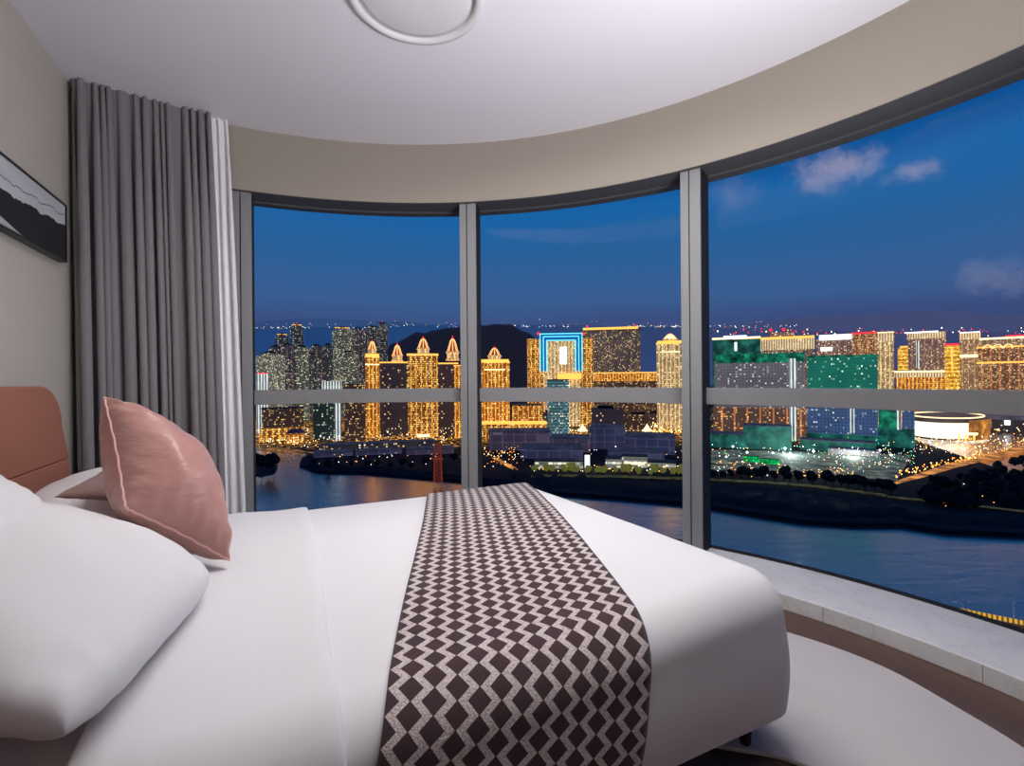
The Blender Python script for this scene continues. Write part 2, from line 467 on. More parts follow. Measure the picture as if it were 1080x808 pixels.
# duvet
dv = MB(); NX, NY, NC, NR = 44, 44, 10, 22
xs = [XH+(XF-RX-XH)*i/NX for i in range(NX+1)]; ys = [QN+R0+(QF-QN-2*R0)*j/NY for j in range(NY+1)]
def reach(R): return R*PI/2+ZT-R-HEM
Lr = reach(R0)
def steps(R): return [reach(R)*(k/NR)**1.15 for k in range(NR+1)]
rs = steps(R0)
dv.grid([[drape(x, y) for y in ys] for x in xs])
dv.grid([[drape(x, QN+R0-r) for r in rs] for x in xs])
dv.grid([[drape(x, QF-R0+r) for r in rs] for x in xs])
dv.grid([[drape(XF-RX+r, y) for r in steps(RX)] for y in ys])
for yy, sg in ((QN+R0, -1), (QF-R0, 1)):
    dv.grid([[drape(XF-RX+r*math.cos(a), yy+sg*r*math.sin(a)) for r in steps(rad_at(Vector((math.cos(a), math.sin(a)))))] for a in [PI/2*i/NC for i in range(NC+1)]])
bmesh.ops.remove_doubles(dv.b, verts=dv.b.verts, dist=.0008)
bmesh.ops.recalc_face_normals(dv.b, faces=dv.b.faces)
duvet = dv.build('duvet', m_linen, None, True, sub=1); duvet.location = bed_o; duvet.rotation_euler = (0, 0, BROT)
tag(duvet, 'plain white duvet spread over the bed and hanging down its sides', 'duvet')
# turned back top band of the duvet
def band(x0, x1, off):
    ysu = [QN+R0-Lr+.01+(QF-QN-2*R0+2*Lr-.02)*j/90 for j in range(91)]
    prof = [(x0, off*.25), (x0-.012, off*.6), (x0+.008, off)]+[(x0+.01+(x1-x0-.02)*i/14, off+.005*math.sin(i*.45)) for i in range(1, 14)]+[(x1-.004, off*.95), (x1+.006, off*.5), (x1+.004, .001)]
    return [[drape(x+.02*noise.noise(Vector((0, y*1.5, 4)))+.012*(y-QM), y, o) for x, o in prof] for y in ysu]
fb = MB(); fb.grid(band(.80, 1.235, .02)); fb.build('turned_back_band', m_linen, duvet, True, sub=1)

# ------------------------------------------------------------------ runner
m_run, nt, b = mat('zigzag woven throw', (80, 60, 62), .95, spec=.15, sheen=.2)
uvn = nt.node('ShaderNodeTexCoord').outputs['UV']; se = nt.node('ShaderNodeSeparateXYZ'); nt.l.new(uvn, se.inputs[0])
NS, NL = 13, 44.0
X = nt.m('MULTIPLY', se.outputs[0], NS); Y = nt.m('MULTIPLY', se.outputs[1], NL)
cell = nt.m('FLOOR', X); par = nt.m('SUBTRACT', nt.m('MULTIPLY', nt.m('MODULO', cell, 2), 2), 1)
lx = nt.m('SUBTRACT', nt.m('FRACT', X), .5)
tri = nt.m('SUBTRACT', nt.m('MULTIPLY', nt.m('ABSOLUTE', nt.m('SUBTRACT', nt.m('FRACT', Y), .5)), 4), 1)
dist = nt.m('ABSOLUTE', nt.m('SUBTRACT', lx, nt.m('MULTIPLY', nt.m('MULTIPLY', par, tri), .26)))
light = nt.m('LESS_THAN', dist, .215)
cbv = nt.node('ShaderNodeCombineXYZ'); nt.put(cbv.inputs[0], nt.m('MULTIPLY', se.outputs[0], 150)); nt.put(cbv.inputs[1], nt.m('MULTIPLY', se.outputs[1], 620))
vo = nt.node('ShaderNodeTexVoronoi'); vo.inputs['Scale'].default_value = 1; nt.l.new(cbv.outputs[0], vo.inputs['Vector'])
kn = vo.outputs['Distance']
wv = nt.m('SINE', nt.m('MULTIPLY', se.outputs[0], 1300))
lightc = nt.mix(nt.m('MULTIPLY', kn, .9), lin(238, 226, 222), lin(160, 144, 142))
darkc = nt.mix(nt.m('MULTIPLY_ADD', wv, .25, .4), lin(84, 64, 68), lin(54, 39, 42))
nt.l.new(nt.mix(light, darkc, lightc), b.inputs['Base Color'])
bump(nt, b, nt.m('ADD', nt.m('MULTIPLY', light, .6), nt.m('MULTIPLY', nt.m('SUBTRACT', 1.0, kn), nt.m('MULTIPLY', light, .5))), .6, .006)
m_fringe = cloth('plum fringe yarn', (84, 66, 68), 300, .2, .95)
run = thing('bed_runner', 'plum and cream zigzag woven throw laid across the duvet', 'throw', bed_o, BROT)
# corners in unrolled bed coordinates: far-left, far-right, near-left, near-right
FL, FR = Vector((1.935, QF+.09)), Vector((2.535, QF-.02))
NL_, NR_ = Vector((1.275, QN-.105)), Vector((1.925, QN-.255))
G = []
rows, cols = 120, 36
for i in range(rows+1):
    t = i/rows; row = []
    for j in range(cols+1):
        s = j/cols
        p = FL.lerp(FR, s).lerp(NL_.lerp(NR_, s), t)
        p.x += .012*math.sin(t*5+s)
        row.append(drape(p.x, p.y, .011+.003*noise.noise(Vector((s*4, t*9, 1)))))
    G.append(row)
mb = MB(); mb.uvgrid(G)
rw = mb.build('woven_cloth', m_run, run, True, fix=True, solid=.004)
fr = MB()
for j in range(cols*2+1):
    s = j/(cols*2); p = NL_.lerp(NR_, s)
    pts = []
    for k in range(5):
        q = p+Vector((.006*math.sin(j*2.1+k*1.3), -.024*k)); pts.append(drape(q.x, q.y, .014))
    fr.tube(pts, .0042, 5)
fo = fr.build('fringe', m_fringe, run, True); fo['kind'] = 'stuff'

# ------------------------------------------------------------------ pillows and cushions
def pillow(name, C4, T, mtl, label, cat, pinch=.08, wr=.01, seed=0, sag=0, N=36, piping=None, T2=None, rc=0, ppow=.42):
    """C4: four corners in world space, T: front bulge, T2: back bulge"""
    A, Bq, Cq, D = [Vector(c) for c in C4]; T2 = T if T2 is None else T2
    cen = (A+Bq+Cq+D)/4
    nrm = ((Cq-A).cross(D-Bq)).normalized()
    root = thing(name, label, cat, cen)
    def base(u, v):
        # edges drawn inwards between the corners
        uu = u-pinch*(u-.5)*2*(1-(2*v-1)**2)*.5; vv = v-pinch*(v-.5)*2*(1-(2*u-1)**2)*.5
        k = 1-rc*abs(2*u-1)**3*abs(2*v-1)**3; uu = .5+(uu-.5)*k; vv = .5+(vv-.5)*k
        p = A.lerp(Bq, uu).lerp(D.lerp(Cq, uu), vv)
        return p-cen
    def puff(u, v):
        a = max(0, 1-(2*u-1)**2); b_ = max(0, 1-(2*v-1)**2)
        return (a*b_)**ppow
    mb = MB(); V = {}
    ws = [.5-.5*math.cos(PI*i/N) for i in range(N+1)]
    for sd in (1, -1):
        for i, u in enumerate(ws):
            for j, v in enumerate(ws):
                edge = i in (0, N) or j in (0, N)
                if edge and sd == -1: V[(sd, i, j)] = V[(1, i, j)]; continue
                h = puff(u, v); p = base(u, v)
                w1 = noise.noise(Vector((u*5+seed, v*5, sd*2)))*wr*h
                # gathers running in from the seams
                g = (math.sin(u*46+seed+3*noise.noise(Vector((u*6, v*6, seed))))*math.exp(-min(v, 1-v)*11)+math.sin(v*44+seed+3*noise.noise(Vector((u*6, v*6, seed+5))))*math.exp(-min(u, 1-u)*11))*wr*(.9 if piping else .5)*min(1, h*2.5)
                q = p+nrm*sd*((T if sd > 0 else T2)*h+w1+g)
                q.z -= sag*h
                V[(sd, i, j)] = mb.b.verts.new(q)
    for sd in (1, -1):
        for i in range(N):
            for j in range(N):
                f = [V[(sd, i, j)], V[(sd, i+1, j)], V[(sd, i+1, j+1)], V[(sd, i, j+1)]]
                try: mb.b.faces.new(f if sd > 0 else f[::-1])
                except ValueError: pass
    mb.build('cover', mtl, root, True, sub=1)
    if piping:
        pts = [base(u, 0) for u in ws]+[base(1, v) for v in ws[1:]]+[base(u, 1) for u in ws[::-1][1:]]+[base(0, v) for v in ws[::-1][1:]]
        for k, p in enumerate(pts): p += nrm*.002*math.sin(k*1.7)
        MB().tube(pts, .0042, 8).build('piping', piping, root, True)
    return root
m_pil = cloth('white pillow cotton', (228, 226, 228), 700, .1, .85, 6, .15)
m_pink, nt, b = mat('dusty pink satin', (180, 131, 123), .36, spec=.45, sheen=.3)
tc = nt.node('ShaderNodeTexCoord').outputs['Object']; mp = nt.node('ShaderNodeMapping'); mp.inputs['Scale'].default_value = (1, 1, 2.6); nt.l.new(tc, mp.inputs[0]); h2 = nt.noise(mp.outputs[0], 11, 4); bump(nt, b, h2, .3, .022)
m_pipe = cloth('pale pink piping', (226, 178, 166), 400, .1)
m_mauve = cloth('dull mauve satin', (146, 118, 114), 300, .15, .5, 12)
def bp(bx, wy, z): return P(bx, wy, z)
# near white pillow lying along the near edge
pillow('white_pillow', [bp(.04,-2.34,.78), bp(.84,-2.77,.64), bp(.965,-2.05,.615), bp(.36,-1.46,.76)], .15, m_pil,
       'big white pillow lying nearest the camera at the left edge', 'pillow', .05, .012, 1, T2=.09, ppow=.38, rc=.1)
pillow('white_pillow', [bp(.50,-2.4,.81), bp(.52,-1.84,.80), bp(.33,-1.79,.95), bp(.27,-2.4,.96)], .075, m_pil,
       'white pillow half cut off at the left edge, leaning above the big one', 'pillow', .05, .008, 2, ppow=.4, rc=.16)
pillow('white_pillow', [bp(.15,-1.4,.62), bp(.72,-1.4,.6), bp(.68,-.84,.86), bp(.15,-.84,.72)], .09, m_pil,
       'white pillow lying by the headboard behind the pink cushion', 'pillow', .06, .01, 3, T2=.05)
pillow('mauve_cushion', [bp(.40,-1.5,.80), bp(.78,-1.62,.77), bp(.84,-1.3,.77), bp(.46,-1.22,.84)], .05, m_mauve,
       'dull mauve cushion lying flat and mostly hidden behind the pink cushion', 'cushion', .1, .008, 4, N=24, T2=.03)
pillow('pink_cushion', [at(106,414,1.6), at(130,538,1.45), at(246,596,1.62), at(212,478,1.84)], .14, m_pink,
       'dusty pink satin cushion with pale piping, standing upright among the pillows', 'cushion', .09, .014, 6, piping=m_pipe, T2=.18, ppow=.46, rc=.06)

# ------------------------------------------------------------------ rug
m_rug, nt, b = mat('off white short pile rug', (206, 200, 199), .95, spec=.1, sheen=.3)
tc = nt.node('ShaderNodeTexCoord').outputs['Object']; bump(nt, b, nt.noise(tc, 260, 3), .5, .01)
nt.l.new(nt.mix(nt.noise(tc, 3, 3), lin(198, 191, 190), lin(214, 209, 208)), b.inputs['Base Color'])
rp = [(1.62,1.5),(1.59,1.7),(1.5,1.99),(1.28,2.24),(.9,2.5),(.35,2.6),(-.05,2.3),(.08,1.85),(.4,1.64),(.67,1.555),(.85,1.5),(1.1,1.34),(1.38,1.26),(1.57,1.34)]
def closed(pts, k=8):
    out = []; n = len(pts)
    for i in range(n):
        p0, p1, p2, p3 = [Vector(pts[(i+d-1) % n]) for d in range(4)]
        for j in range(k):
            t = j/k
            out.append(.5*((2*p1)+(p2-p0)*t+(2*p0-5*p1+4*p2-p3)*t*t+(3*p1-p0-3*p2+p3)*t**3))
    return out
tag(MB().prism([(p.x, p.y) for p in closed(rp)], .001, .016).build('rug', m_rug, bevel=.005), 'off white rounded short pile rug on the wood floor by the bed', 'rug')
# ------------------------------------------------------------------ city beyond the glass
WZ, GZ = -70.0, -68.0
def emis(name, rgb, s, rough=.6, base=None):
    m, nt, b = mat(name, base or rgb, rough, emit=rgb, estr=s)
    return m
def glow(name, rgb, s, var=.7, sc=.3, base=(30, 28, 28), rgb2=None):
    """procedurally uneven emission standing in for light that falls on a surface"""
    m, nt, b = mat(name, base, .8)
    tc = nt.node('ShaderNodeTexCoord').outputs['Object']
    n = nt.noise(tc, sc, 4, .6)
    k = nt.m('MAXIMUM', nt.m('MULTIPLY', nt.m('SUBTRACT', n, .5*var), 1/(1-.5*var)), 0)
    c = nt.mix(nt.noise(tc, sc*2.3, 3), lin(*rgb), lin(*(rgb2 or rgb)))
    nt.l.new(c, b.inputs['Emission Color']); nt.l.new(nt.m('MULTIPLY', nt.m('MULTIPLY', k, k), s*2.2), b.inputs['Emission Strength'])
    m.cycles.emission_sampling = 'NONE'
    return m
def fac(name, wall, amb, win, win2, cw, ch, lit, st, stripe=None, rows=None, seed=0, gx=.18, gz=.25):
    """facade: grid of windows, some of them lit, on a wall with faint street glow put into its emission.
    stripe / rows = (colour, period, share, strength): lit vertical fins / lit floor bands"""
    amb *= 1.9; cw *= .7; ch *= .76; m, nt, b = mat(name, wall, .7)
    tcn = nt.node('ShaderNodeTexCoord'); tc = tcn.outputs['Object']
    se = nt.node('ShaderNodeSeparateXYZ'); nt.l.new(tc, se.inputs[0])
    h = nt.m('ADD', se.outputs[0], se.outputs[1]); z = se.outputs[2]
    cx, cz = nt.m('DIVIDE', h, cw), nt.m('DIVIDE', z, ch)
    cb = nt.node('ShaderNodeCombineXYZ'); nt.put(cb.inputs[0], nt.m('FLOOR', cx)); nt.put(cb.inputs[1], nt.m('FLOOR', cz)); cb.inputs[2].default_value = seed
    wn = nt.node('ShaderNodeTexWhiteNoise'); nt.l.new(cb.outputs[0], wn.inputs['Vector'])
    sc = nt.node('ShaderNodeSeparateColor'); nt.l.new(wn.outputs['Color'], sc.inputs[0])
    big = nt.noise(tc, .045, 2)
    on = nt.m('LESS_THAN', sc.outputs[0], nt.m('MULTIPLY', big, lit*2))
    fx, fz = nt.m('FRACT', cx), nt.m('FRACT', cz)
    wi = nt.m('MULTIPLY', nt.m('COMPARE', fx, .5, .5-gx), nt.m('COMPARE', fz, .5, .5-gz))
    br = nt.m('ADD', .35, nt.m('MULTIPLY', nt.m('MULTIPLY', sc.outputs[2], sc.outputs[2]), 1.6))
    k = nt.m('MULTIPLY', nt.m('MULTIPLY', on, wi), nt.m('MULTIPLY', br, st))
    E = nt.scale(nt.mix(sc.outputs[1], lin(*win), lin(*win2)), k)
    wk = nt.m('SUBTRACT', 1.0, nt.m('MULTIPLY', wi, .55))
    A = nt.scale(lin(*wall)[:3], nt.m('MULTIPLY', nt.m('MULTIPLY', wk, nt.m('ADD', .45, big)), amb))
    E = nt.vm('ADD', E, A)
    for sp, co_ in ((stripe, h), (rows, z)):
        if sp:
            c, per, sh, s = sp
            q = nt.m('LESS_THAN', nt.m('FRACT', nt.m('DIVIDE', co_, per)), sh)
            var = nt.m('ADD', .35, nt.noise(tc, .12, 3))
            E = nt.vm('ADD', E, nt.scale(lin(*c)[:3], nt.m('MULTIPLY', nt.m('MULTIPLY', q, var), s)))
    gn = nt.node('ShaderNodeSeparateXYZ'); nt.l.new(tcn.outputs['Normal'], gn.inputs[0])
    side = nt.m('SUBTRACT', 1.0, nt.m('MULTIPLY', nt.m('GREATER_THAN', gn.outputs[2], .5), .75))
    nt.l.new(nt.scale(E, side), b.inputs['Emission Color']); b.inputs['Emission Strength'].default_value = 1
    m.cycles.emission_sampling = 'NONE'
    return m

# ---- ground, water, hills
m_water, nt, b = mat('dark river water', (232, 214, 196), .27, .88)
b.inputs['IOR'].default_value = 1.33
tc = nt.node('ShaderNodeTexCoord').outputs['Object']
mp = nt.node('ShaderNodeMapping'); mp.inputs['Scale'].default_value = (.05, .18, 1); nt.l.new(tc, mp.inputs[0])
bump(nt, b, nt.noise(mp.outputs[0], 1.0, 4, .6), .35, .6)
wt = MB().prism([(-1600, 25), (1600, 25), (2600, 5200), (-2600, 5200)], WZ-4, WZ).build('river_water', m_water); struct(wt, 'dark river between the hotel and the lit city')
m_land, nt, b = mat('city ground', (26, 27, 32), .9)
tc = nt.node('ShaderNodeTexCoord').outputs['Object']
n1 = nt.noise(tc, .02, 5, .65); n2 = nt.noise(tc, .16, 4, .6)
far_ = nt.node('ShaderNodeSeparateXYZ'); nt.l.new(tc, far_.inputs[0])
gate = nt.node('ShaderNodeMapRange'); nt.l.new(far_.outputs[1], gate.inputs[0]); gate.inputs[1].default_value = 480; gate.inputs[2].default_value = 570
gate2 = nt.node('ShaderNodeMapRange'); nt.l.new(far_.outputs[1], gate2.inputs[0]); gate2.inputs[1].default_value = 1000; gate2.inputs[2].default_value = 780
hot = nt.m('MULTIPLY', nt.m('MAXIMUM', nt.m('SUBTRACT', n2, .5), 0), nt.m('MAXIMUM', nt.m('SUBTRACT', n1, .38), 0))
nt.l.new(nt.mix(n1, lin(255,150,50), lin(255,205,120)), b.inputs['Emission Color'])  # street glow painted into the ground as emission
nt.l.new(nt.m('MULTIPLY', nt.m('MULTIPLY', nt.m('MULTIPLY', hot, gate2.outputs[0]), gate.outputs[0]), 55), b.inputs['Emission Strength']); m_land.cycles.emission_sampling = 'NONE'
sh = [(250,470),(300,473),(330,479),(318,486),(316,492),(335,499),(380,500),(440,505),(487,509),(540,516),(570,521),(640,526),(720,533),(750,537),(843,552),(900,556),(950,556),(996,563),(1080,567),(1300,585)]
sp = [ground_at(u, v, WZ) for u, v in sh]
land = [(p.x, p.y) for p in sp]+[(2500, 5000), (-2500, 5000), (-480, 560)]
struct(MB().prism(land, WZ-3, GZ).build('city_ground', m_land), 'far river bank with the lit city on it')
# near islet with trees at left
isl = [ground_at(u, v, WZ) for u, v in ((262,500),(268,489),(282,487),(293,492),(290,499),(276,503))]
m_bank, nt, b = mat('dark bank soil and scrub', (16, 20, 24), .95)
tc = nt.node('ShaderNodeTexCoord').outputs['Object']; nt.l.new(nt.mix(nt.noise(tc, .4, 4), lin(10,14,18), lin(30,36,34)), b.inputs['Base Color'])
struct(MB().prism([(p.x, p.y) for p in isl], WZ-2, WZ+.8).build('islet_ground', m_bank), 'small dark islet in the river')
# bank scrub and its dark water reflection, built as one hummocky strip
mb = MB(); rnd = random.Random(11); G = []
us = [300+ (1150-300)*i/260 for i in range(261)]
def shore_v(u):
    pts = [q for q in sh if q[0] >= 316 or q[1] < 480]
    pts = sorted(set([(316,494)]+[q for q in sh if q[0] > 330]), key=lambda q: q[0])
    if u <= pts[0][0]: return pts[0][1]
    for (a, va), (c, vc) in zip(pts, pts[1:]):
        if a <= u <= c: return va+(vc-va)*(u-a)/(c-a)
    return pts[-1][1]
for u in us:
    if u < 325: continue
    v = shore_v(u); row = []
    for k in range(7):
        t = k/6; p = ground_at(u, v+1.2-(24 if u > 540 else 9)*t, WZ)
        hgt = [0, 1.6, 3.0, 3.6, 3.4, 2.6, 1.9][k]
        p.z = WZ-.3+hgt+ (1.6*noise.noise(Vector((p.x*.11, p.y*.11, k)))+.9*noise.noise(Vector((p.x*.35, p.y*.3, k+9))) if 0 < k < 6 else 0)
        row.append(p)
    G.append(row)
mb.grid(G); struct(mb.build('river_bank', m_bank, None, True), 'dark overgrown embankment with its dark reflection built in, far side of the river')
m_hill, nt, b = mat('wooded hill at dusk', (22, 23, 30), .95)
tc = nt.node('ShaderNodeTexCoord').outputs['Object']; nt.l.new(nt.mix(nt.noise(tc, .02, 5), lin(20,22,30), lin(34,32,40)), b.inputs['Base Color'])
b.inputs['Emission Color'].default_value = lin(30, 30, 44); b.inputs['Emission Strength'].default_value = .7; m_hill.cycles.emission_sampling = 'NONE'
def ridge(name, pts, D, depth, m, label, rough=6):
    G = []
    for i in range(121):
        u = pts[0][0]+(pts[-1][0]-pts[0][0])*i/120
        for (a, va), (c, vc) in zip(pts, pts[1:]):
            if a <= u <= c: t = (u-a)/(c-a); t = t*t*(3-2*t); v = va+(vc-va)*t; break
        top = at(u, v, D); row = []
        for k, f in enumerate((0, .35, .7, .92, 1, .9, .5, 0)):
            p = Vector((top.x, D+(k-4)*depth/8, GZ+(top.z-GZ)*f+ (rough*noise.noise(Vector((u*.09, k*.7, D))) if 0 < k < 7 else 0)))
            row.append(p)
        G.append(row)
    mb = MB(); mb.grid(G); return struct(mb.build(name, m, None, True), label)
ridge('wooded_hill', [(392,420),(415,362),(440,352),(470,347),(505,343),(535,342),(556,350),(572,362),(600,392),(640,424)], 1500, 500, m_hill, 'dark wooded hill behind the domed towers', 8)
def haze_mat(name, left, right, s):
    """far land with blue dusk haze painted in as emission: bluer to the left, more violet to the right"""
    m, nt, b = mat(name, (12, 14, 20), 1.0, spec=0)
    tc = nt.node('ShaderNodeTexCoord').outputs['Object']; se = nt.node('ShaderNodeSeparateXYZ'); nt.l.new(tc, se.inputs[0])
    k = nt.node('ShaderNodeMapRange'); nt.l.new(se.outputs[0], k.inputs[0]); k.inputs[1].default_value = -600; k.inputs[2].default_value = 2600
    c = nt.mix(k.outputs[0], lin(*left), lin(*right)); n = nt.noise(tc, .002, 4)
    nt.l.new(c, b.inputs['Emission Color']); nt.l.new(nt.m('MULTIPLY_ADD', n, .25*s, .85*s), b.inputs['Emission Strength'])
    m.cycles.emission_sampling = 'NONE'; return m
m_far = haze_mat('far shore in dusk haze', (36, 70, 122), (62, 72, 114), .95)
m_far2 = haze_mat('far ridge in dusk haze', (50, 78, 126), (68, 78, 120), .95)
ridge('far_shore', [(120,347),(260,347),(420,343),(560,343),(700,345),(860,349),(1100,350),(1300,350)], 4200, 600, m_far, 'hazy blue ridge standing in for the sea and far shore', 6)  # ridge put in for the sea band below the far lights
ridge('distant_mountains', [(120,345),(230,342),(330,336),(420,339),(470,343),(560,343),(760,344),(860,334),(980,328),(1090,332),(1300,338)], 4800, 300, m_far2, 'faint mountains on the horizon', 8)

# ---- materials for buildings
m_roof = cloth('dark flat roof', (40, 40, 44), .5, .05)
m_gold = emis('golden cornice light', (255, 186, 84), 1.5)
m_warm = emis('warm white light', (255, 226, 170), 1.9)
m_white = emis('cool white light', (240, 246, 255), 1.9)
m_red = emis('red beacon light', (255, 40, 50), 1.8)
m_cyan = emis('cyan neon tube', (110, 232, 250), 1.3)
m_blue = emis('blue neon panel', (20, 110, 170), .6)
m_grn = glow('green building netting', (34, 176, 130), 1.5, .5, .12, (20, 80, 60), (18, 100, 82))
m_grnd = glow('dim green netting', (44, 126, 112), 1.5, .35, .1, (16, 60, 50), (20, 70, 72))
m_grnl = glow('bright green hoarding', (20, 235, 120), 1.5, .5, .25, (20, 120, 60))
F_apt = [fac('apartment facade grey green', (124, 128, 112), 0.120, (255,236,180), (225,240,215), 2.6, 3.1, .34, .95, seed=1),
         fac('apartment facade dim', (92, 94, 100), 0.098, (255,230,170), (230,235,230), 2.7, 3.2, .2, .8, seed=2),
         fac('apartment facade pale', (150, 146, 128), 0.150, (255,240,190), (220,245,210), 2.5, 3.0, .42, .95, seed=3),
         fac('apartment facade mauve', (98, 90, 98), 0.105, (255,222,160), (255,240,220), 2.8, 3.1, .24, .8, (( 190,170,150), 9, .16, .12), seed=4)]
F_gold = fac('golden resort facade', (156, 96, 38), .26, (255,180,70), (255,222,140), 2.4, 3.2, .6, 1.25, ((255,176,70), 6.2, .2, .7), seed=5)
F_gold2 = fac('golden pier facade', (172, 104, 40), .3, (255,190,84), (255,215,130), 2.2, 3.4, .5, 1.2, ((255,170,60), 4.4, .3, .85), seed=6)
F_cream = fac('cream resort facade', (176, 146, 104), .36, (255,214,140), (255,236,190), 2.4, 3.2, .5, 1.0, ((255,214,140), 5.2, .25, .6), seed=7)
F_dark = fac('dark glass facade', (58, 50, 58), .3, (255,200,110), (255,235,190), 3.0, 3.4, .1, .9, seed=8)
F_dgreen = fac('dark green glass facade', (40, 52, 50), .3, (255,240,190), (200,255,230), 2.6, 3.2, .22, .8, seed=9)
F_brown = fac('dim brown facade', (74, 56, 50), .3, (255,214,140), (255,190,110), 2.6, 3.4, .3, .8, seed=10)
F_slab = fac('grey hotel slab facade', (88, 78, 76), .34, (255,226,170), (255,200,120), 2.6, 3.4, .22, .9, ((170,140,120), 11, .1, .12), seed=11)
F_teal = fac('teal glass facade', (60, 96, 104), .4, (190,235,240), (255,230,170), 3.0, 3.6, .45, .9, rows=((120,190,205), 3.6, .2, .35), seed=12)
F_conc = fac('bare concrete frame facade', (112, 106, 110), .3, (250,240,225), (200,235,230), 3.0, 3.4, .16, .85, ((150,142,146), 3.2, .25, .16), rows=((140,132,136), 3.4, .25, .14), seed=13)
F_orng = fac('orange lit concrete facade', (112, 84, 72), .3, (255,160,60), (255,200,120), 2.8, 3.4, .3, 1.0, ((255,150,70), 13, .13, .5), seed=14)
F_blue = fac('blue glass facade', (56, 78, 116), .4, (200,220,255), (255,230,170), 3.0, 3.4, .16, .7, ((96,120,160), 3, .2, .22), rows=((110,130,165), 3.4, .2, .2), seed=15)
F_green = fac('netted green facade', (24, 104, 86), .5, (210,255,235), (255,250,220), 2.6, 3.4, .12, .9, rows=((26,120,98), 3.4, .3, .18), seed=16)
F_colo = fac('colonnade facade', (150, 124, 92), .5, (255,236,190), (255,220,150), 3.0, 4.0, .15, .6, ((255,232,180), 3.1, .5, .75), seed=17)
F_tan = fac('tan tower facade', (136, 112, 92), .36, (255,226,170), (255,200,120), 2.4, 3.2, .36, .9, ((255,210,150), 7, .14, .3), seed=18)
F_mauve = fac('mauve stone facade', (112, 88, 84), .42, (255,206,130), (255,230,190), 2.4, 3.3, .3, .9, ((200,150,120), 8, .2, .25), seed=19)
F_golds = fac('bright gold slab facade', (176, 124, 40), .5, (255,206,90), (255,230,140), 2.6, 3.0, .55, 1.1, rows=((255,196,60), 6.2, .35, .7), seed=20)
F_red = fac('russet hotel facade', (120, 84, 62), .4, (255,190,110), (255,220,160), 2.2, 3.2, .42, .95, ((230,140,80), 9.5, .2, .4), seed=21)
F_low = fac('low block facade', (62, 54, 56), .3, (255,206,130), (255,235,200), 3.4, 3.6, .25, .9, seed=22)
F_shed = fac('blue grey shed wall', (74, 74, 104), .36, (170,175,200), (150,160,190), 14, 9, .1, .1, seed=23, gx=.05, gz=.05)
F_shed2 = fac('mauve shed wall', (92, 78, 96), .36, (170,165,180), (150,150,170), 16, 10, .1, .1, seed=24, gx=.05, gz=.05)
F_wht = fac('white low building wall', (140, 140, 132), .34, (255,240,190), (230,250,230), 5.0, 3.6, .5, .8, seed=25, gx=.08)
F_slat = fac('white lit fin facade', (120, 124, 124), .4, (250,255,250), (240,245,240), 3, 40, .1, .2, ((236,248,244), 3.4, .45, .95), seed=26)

def face(u, D):
    x = (u-540)/F*D
    return -math.atan2(x, D)
ALLB = []
def occupied(x, y, pad=1.0):
    for cx, cy, rz, w in ALLB:
        dx, dy = x-cx, y-cy; lx = dx*math.cos(rz)+dy*math.sin(rz); ly = -dx*math.sin(rz)+dy*math.cos(rz)
        if abs(lx) < w/2+pad and -3-pad < ly < 30+pad: return True
    return False
class Bld:
    """a building standing on the far bank, turned to the river"""
    def __init__(s, name, label, u0, u1, D, turn=0.0, cat='building', group=None, zg=GZ):
        s.u0, s.u1, s.D = u0, u1, D; s.uc = (u0+u1)/2
        az = face(s.uc, D); c = at(s.uc, 400, D)
        s.k = D/F*math.cos(az)          # metres per pixel across the face
        s.rz = az+turn; s.zg = zg
        s.root = thing(name, label, cat, (c.x, c.y, zg), s.rz, group)
        s.w = (u1-u0)*s.k; ALLB.append((c.x, c.y, s.rz, s.w))
    def z(s, v): return at(s.uc, v, s.D).z-s.zg
    def box(s, part, m, v0, v1, a=0.0, b_=1.0, depth=None, y=0.0, z0=None, parent=None, bev=0, taper=1.0):
        """from image height v0 (top) down to v1 (None = ground); a..b_ = share of the width"""
        zt = s.z(v0); zb = (0 if v1 is None else s.z(v1)) if z0 is None else z0
        w = s.w*(b_-a); dp = depth if depth else max(8, min(w, 26))
        o = MB().box((0, 0, (zt-zb)/2), (w, dp, zt-zb), taper=taper).build(part, m, parent or s.root, bevel=bev)
        o.location = ((a+b_-1)/2*s.w, y+dp/2, zb)
        return o
    def add(s, part, mb, m, x=0, y=0, z=0, smooth=False, parent=None):
        o = mb.build(part, m, parent or s.root, smooth); o.location = (x, y, z); return o
    def beacon(s, share, v, r=1.3):
        return s.add('beacon', MB().lathe([(0,-r),(r*.7,-r*.7),(r,0),(r*.7,r*.7),(0,r)], 8), m_red, (share-.5)*s.w, 6, s.z(v))

def apartment(label, u0, u1, vt, D, m, crown=None, name='apartment_tower', steps=0, red=False):
    b = Bld(name, label, u0, u1, D, random.uniform(-.12, .12))
    zt = b.z(vt); w = b.w; mb = MB()
    mb.box((0, 9, zt/2), (w*.72, 18, zt)); mb.box((-w*.32, 8, zt*.485), (w*.42, 13, zt*.97)); mb.box((w*.32, 8, zt*.49), (w*.42, 13, zt*.98)); mb.box((0, 9.4, zt*.5+1), (w*.22, 20, zt))
    b.add('tower_body', mb, m)
    b.add('roof_room', MB().box((0, 9, 2), (w*.34, 8, 4)), m_roof, 0, 0, zt)
    b.add('parapet', MB().box((0, 9, .6), (w*.76, 19, 1.2)), crown or m_roof, 0, 0, zt)
    if red: b.beacon(.5, vt-2)
    return b
apartment('square pale green lit apartment block at the far left of the left window', 271, 300, 373, 800, F_apt[2])
apartment('dim tower with a warm lit crown above the pale green block', 291, 304, 353, 1000, F_apt[1], m_gold)
apartment('tallest narrow tower with a golden crown left of the residential cluster', 307, 320, 343, 1000, F_apt[1], m_gold, red=True)
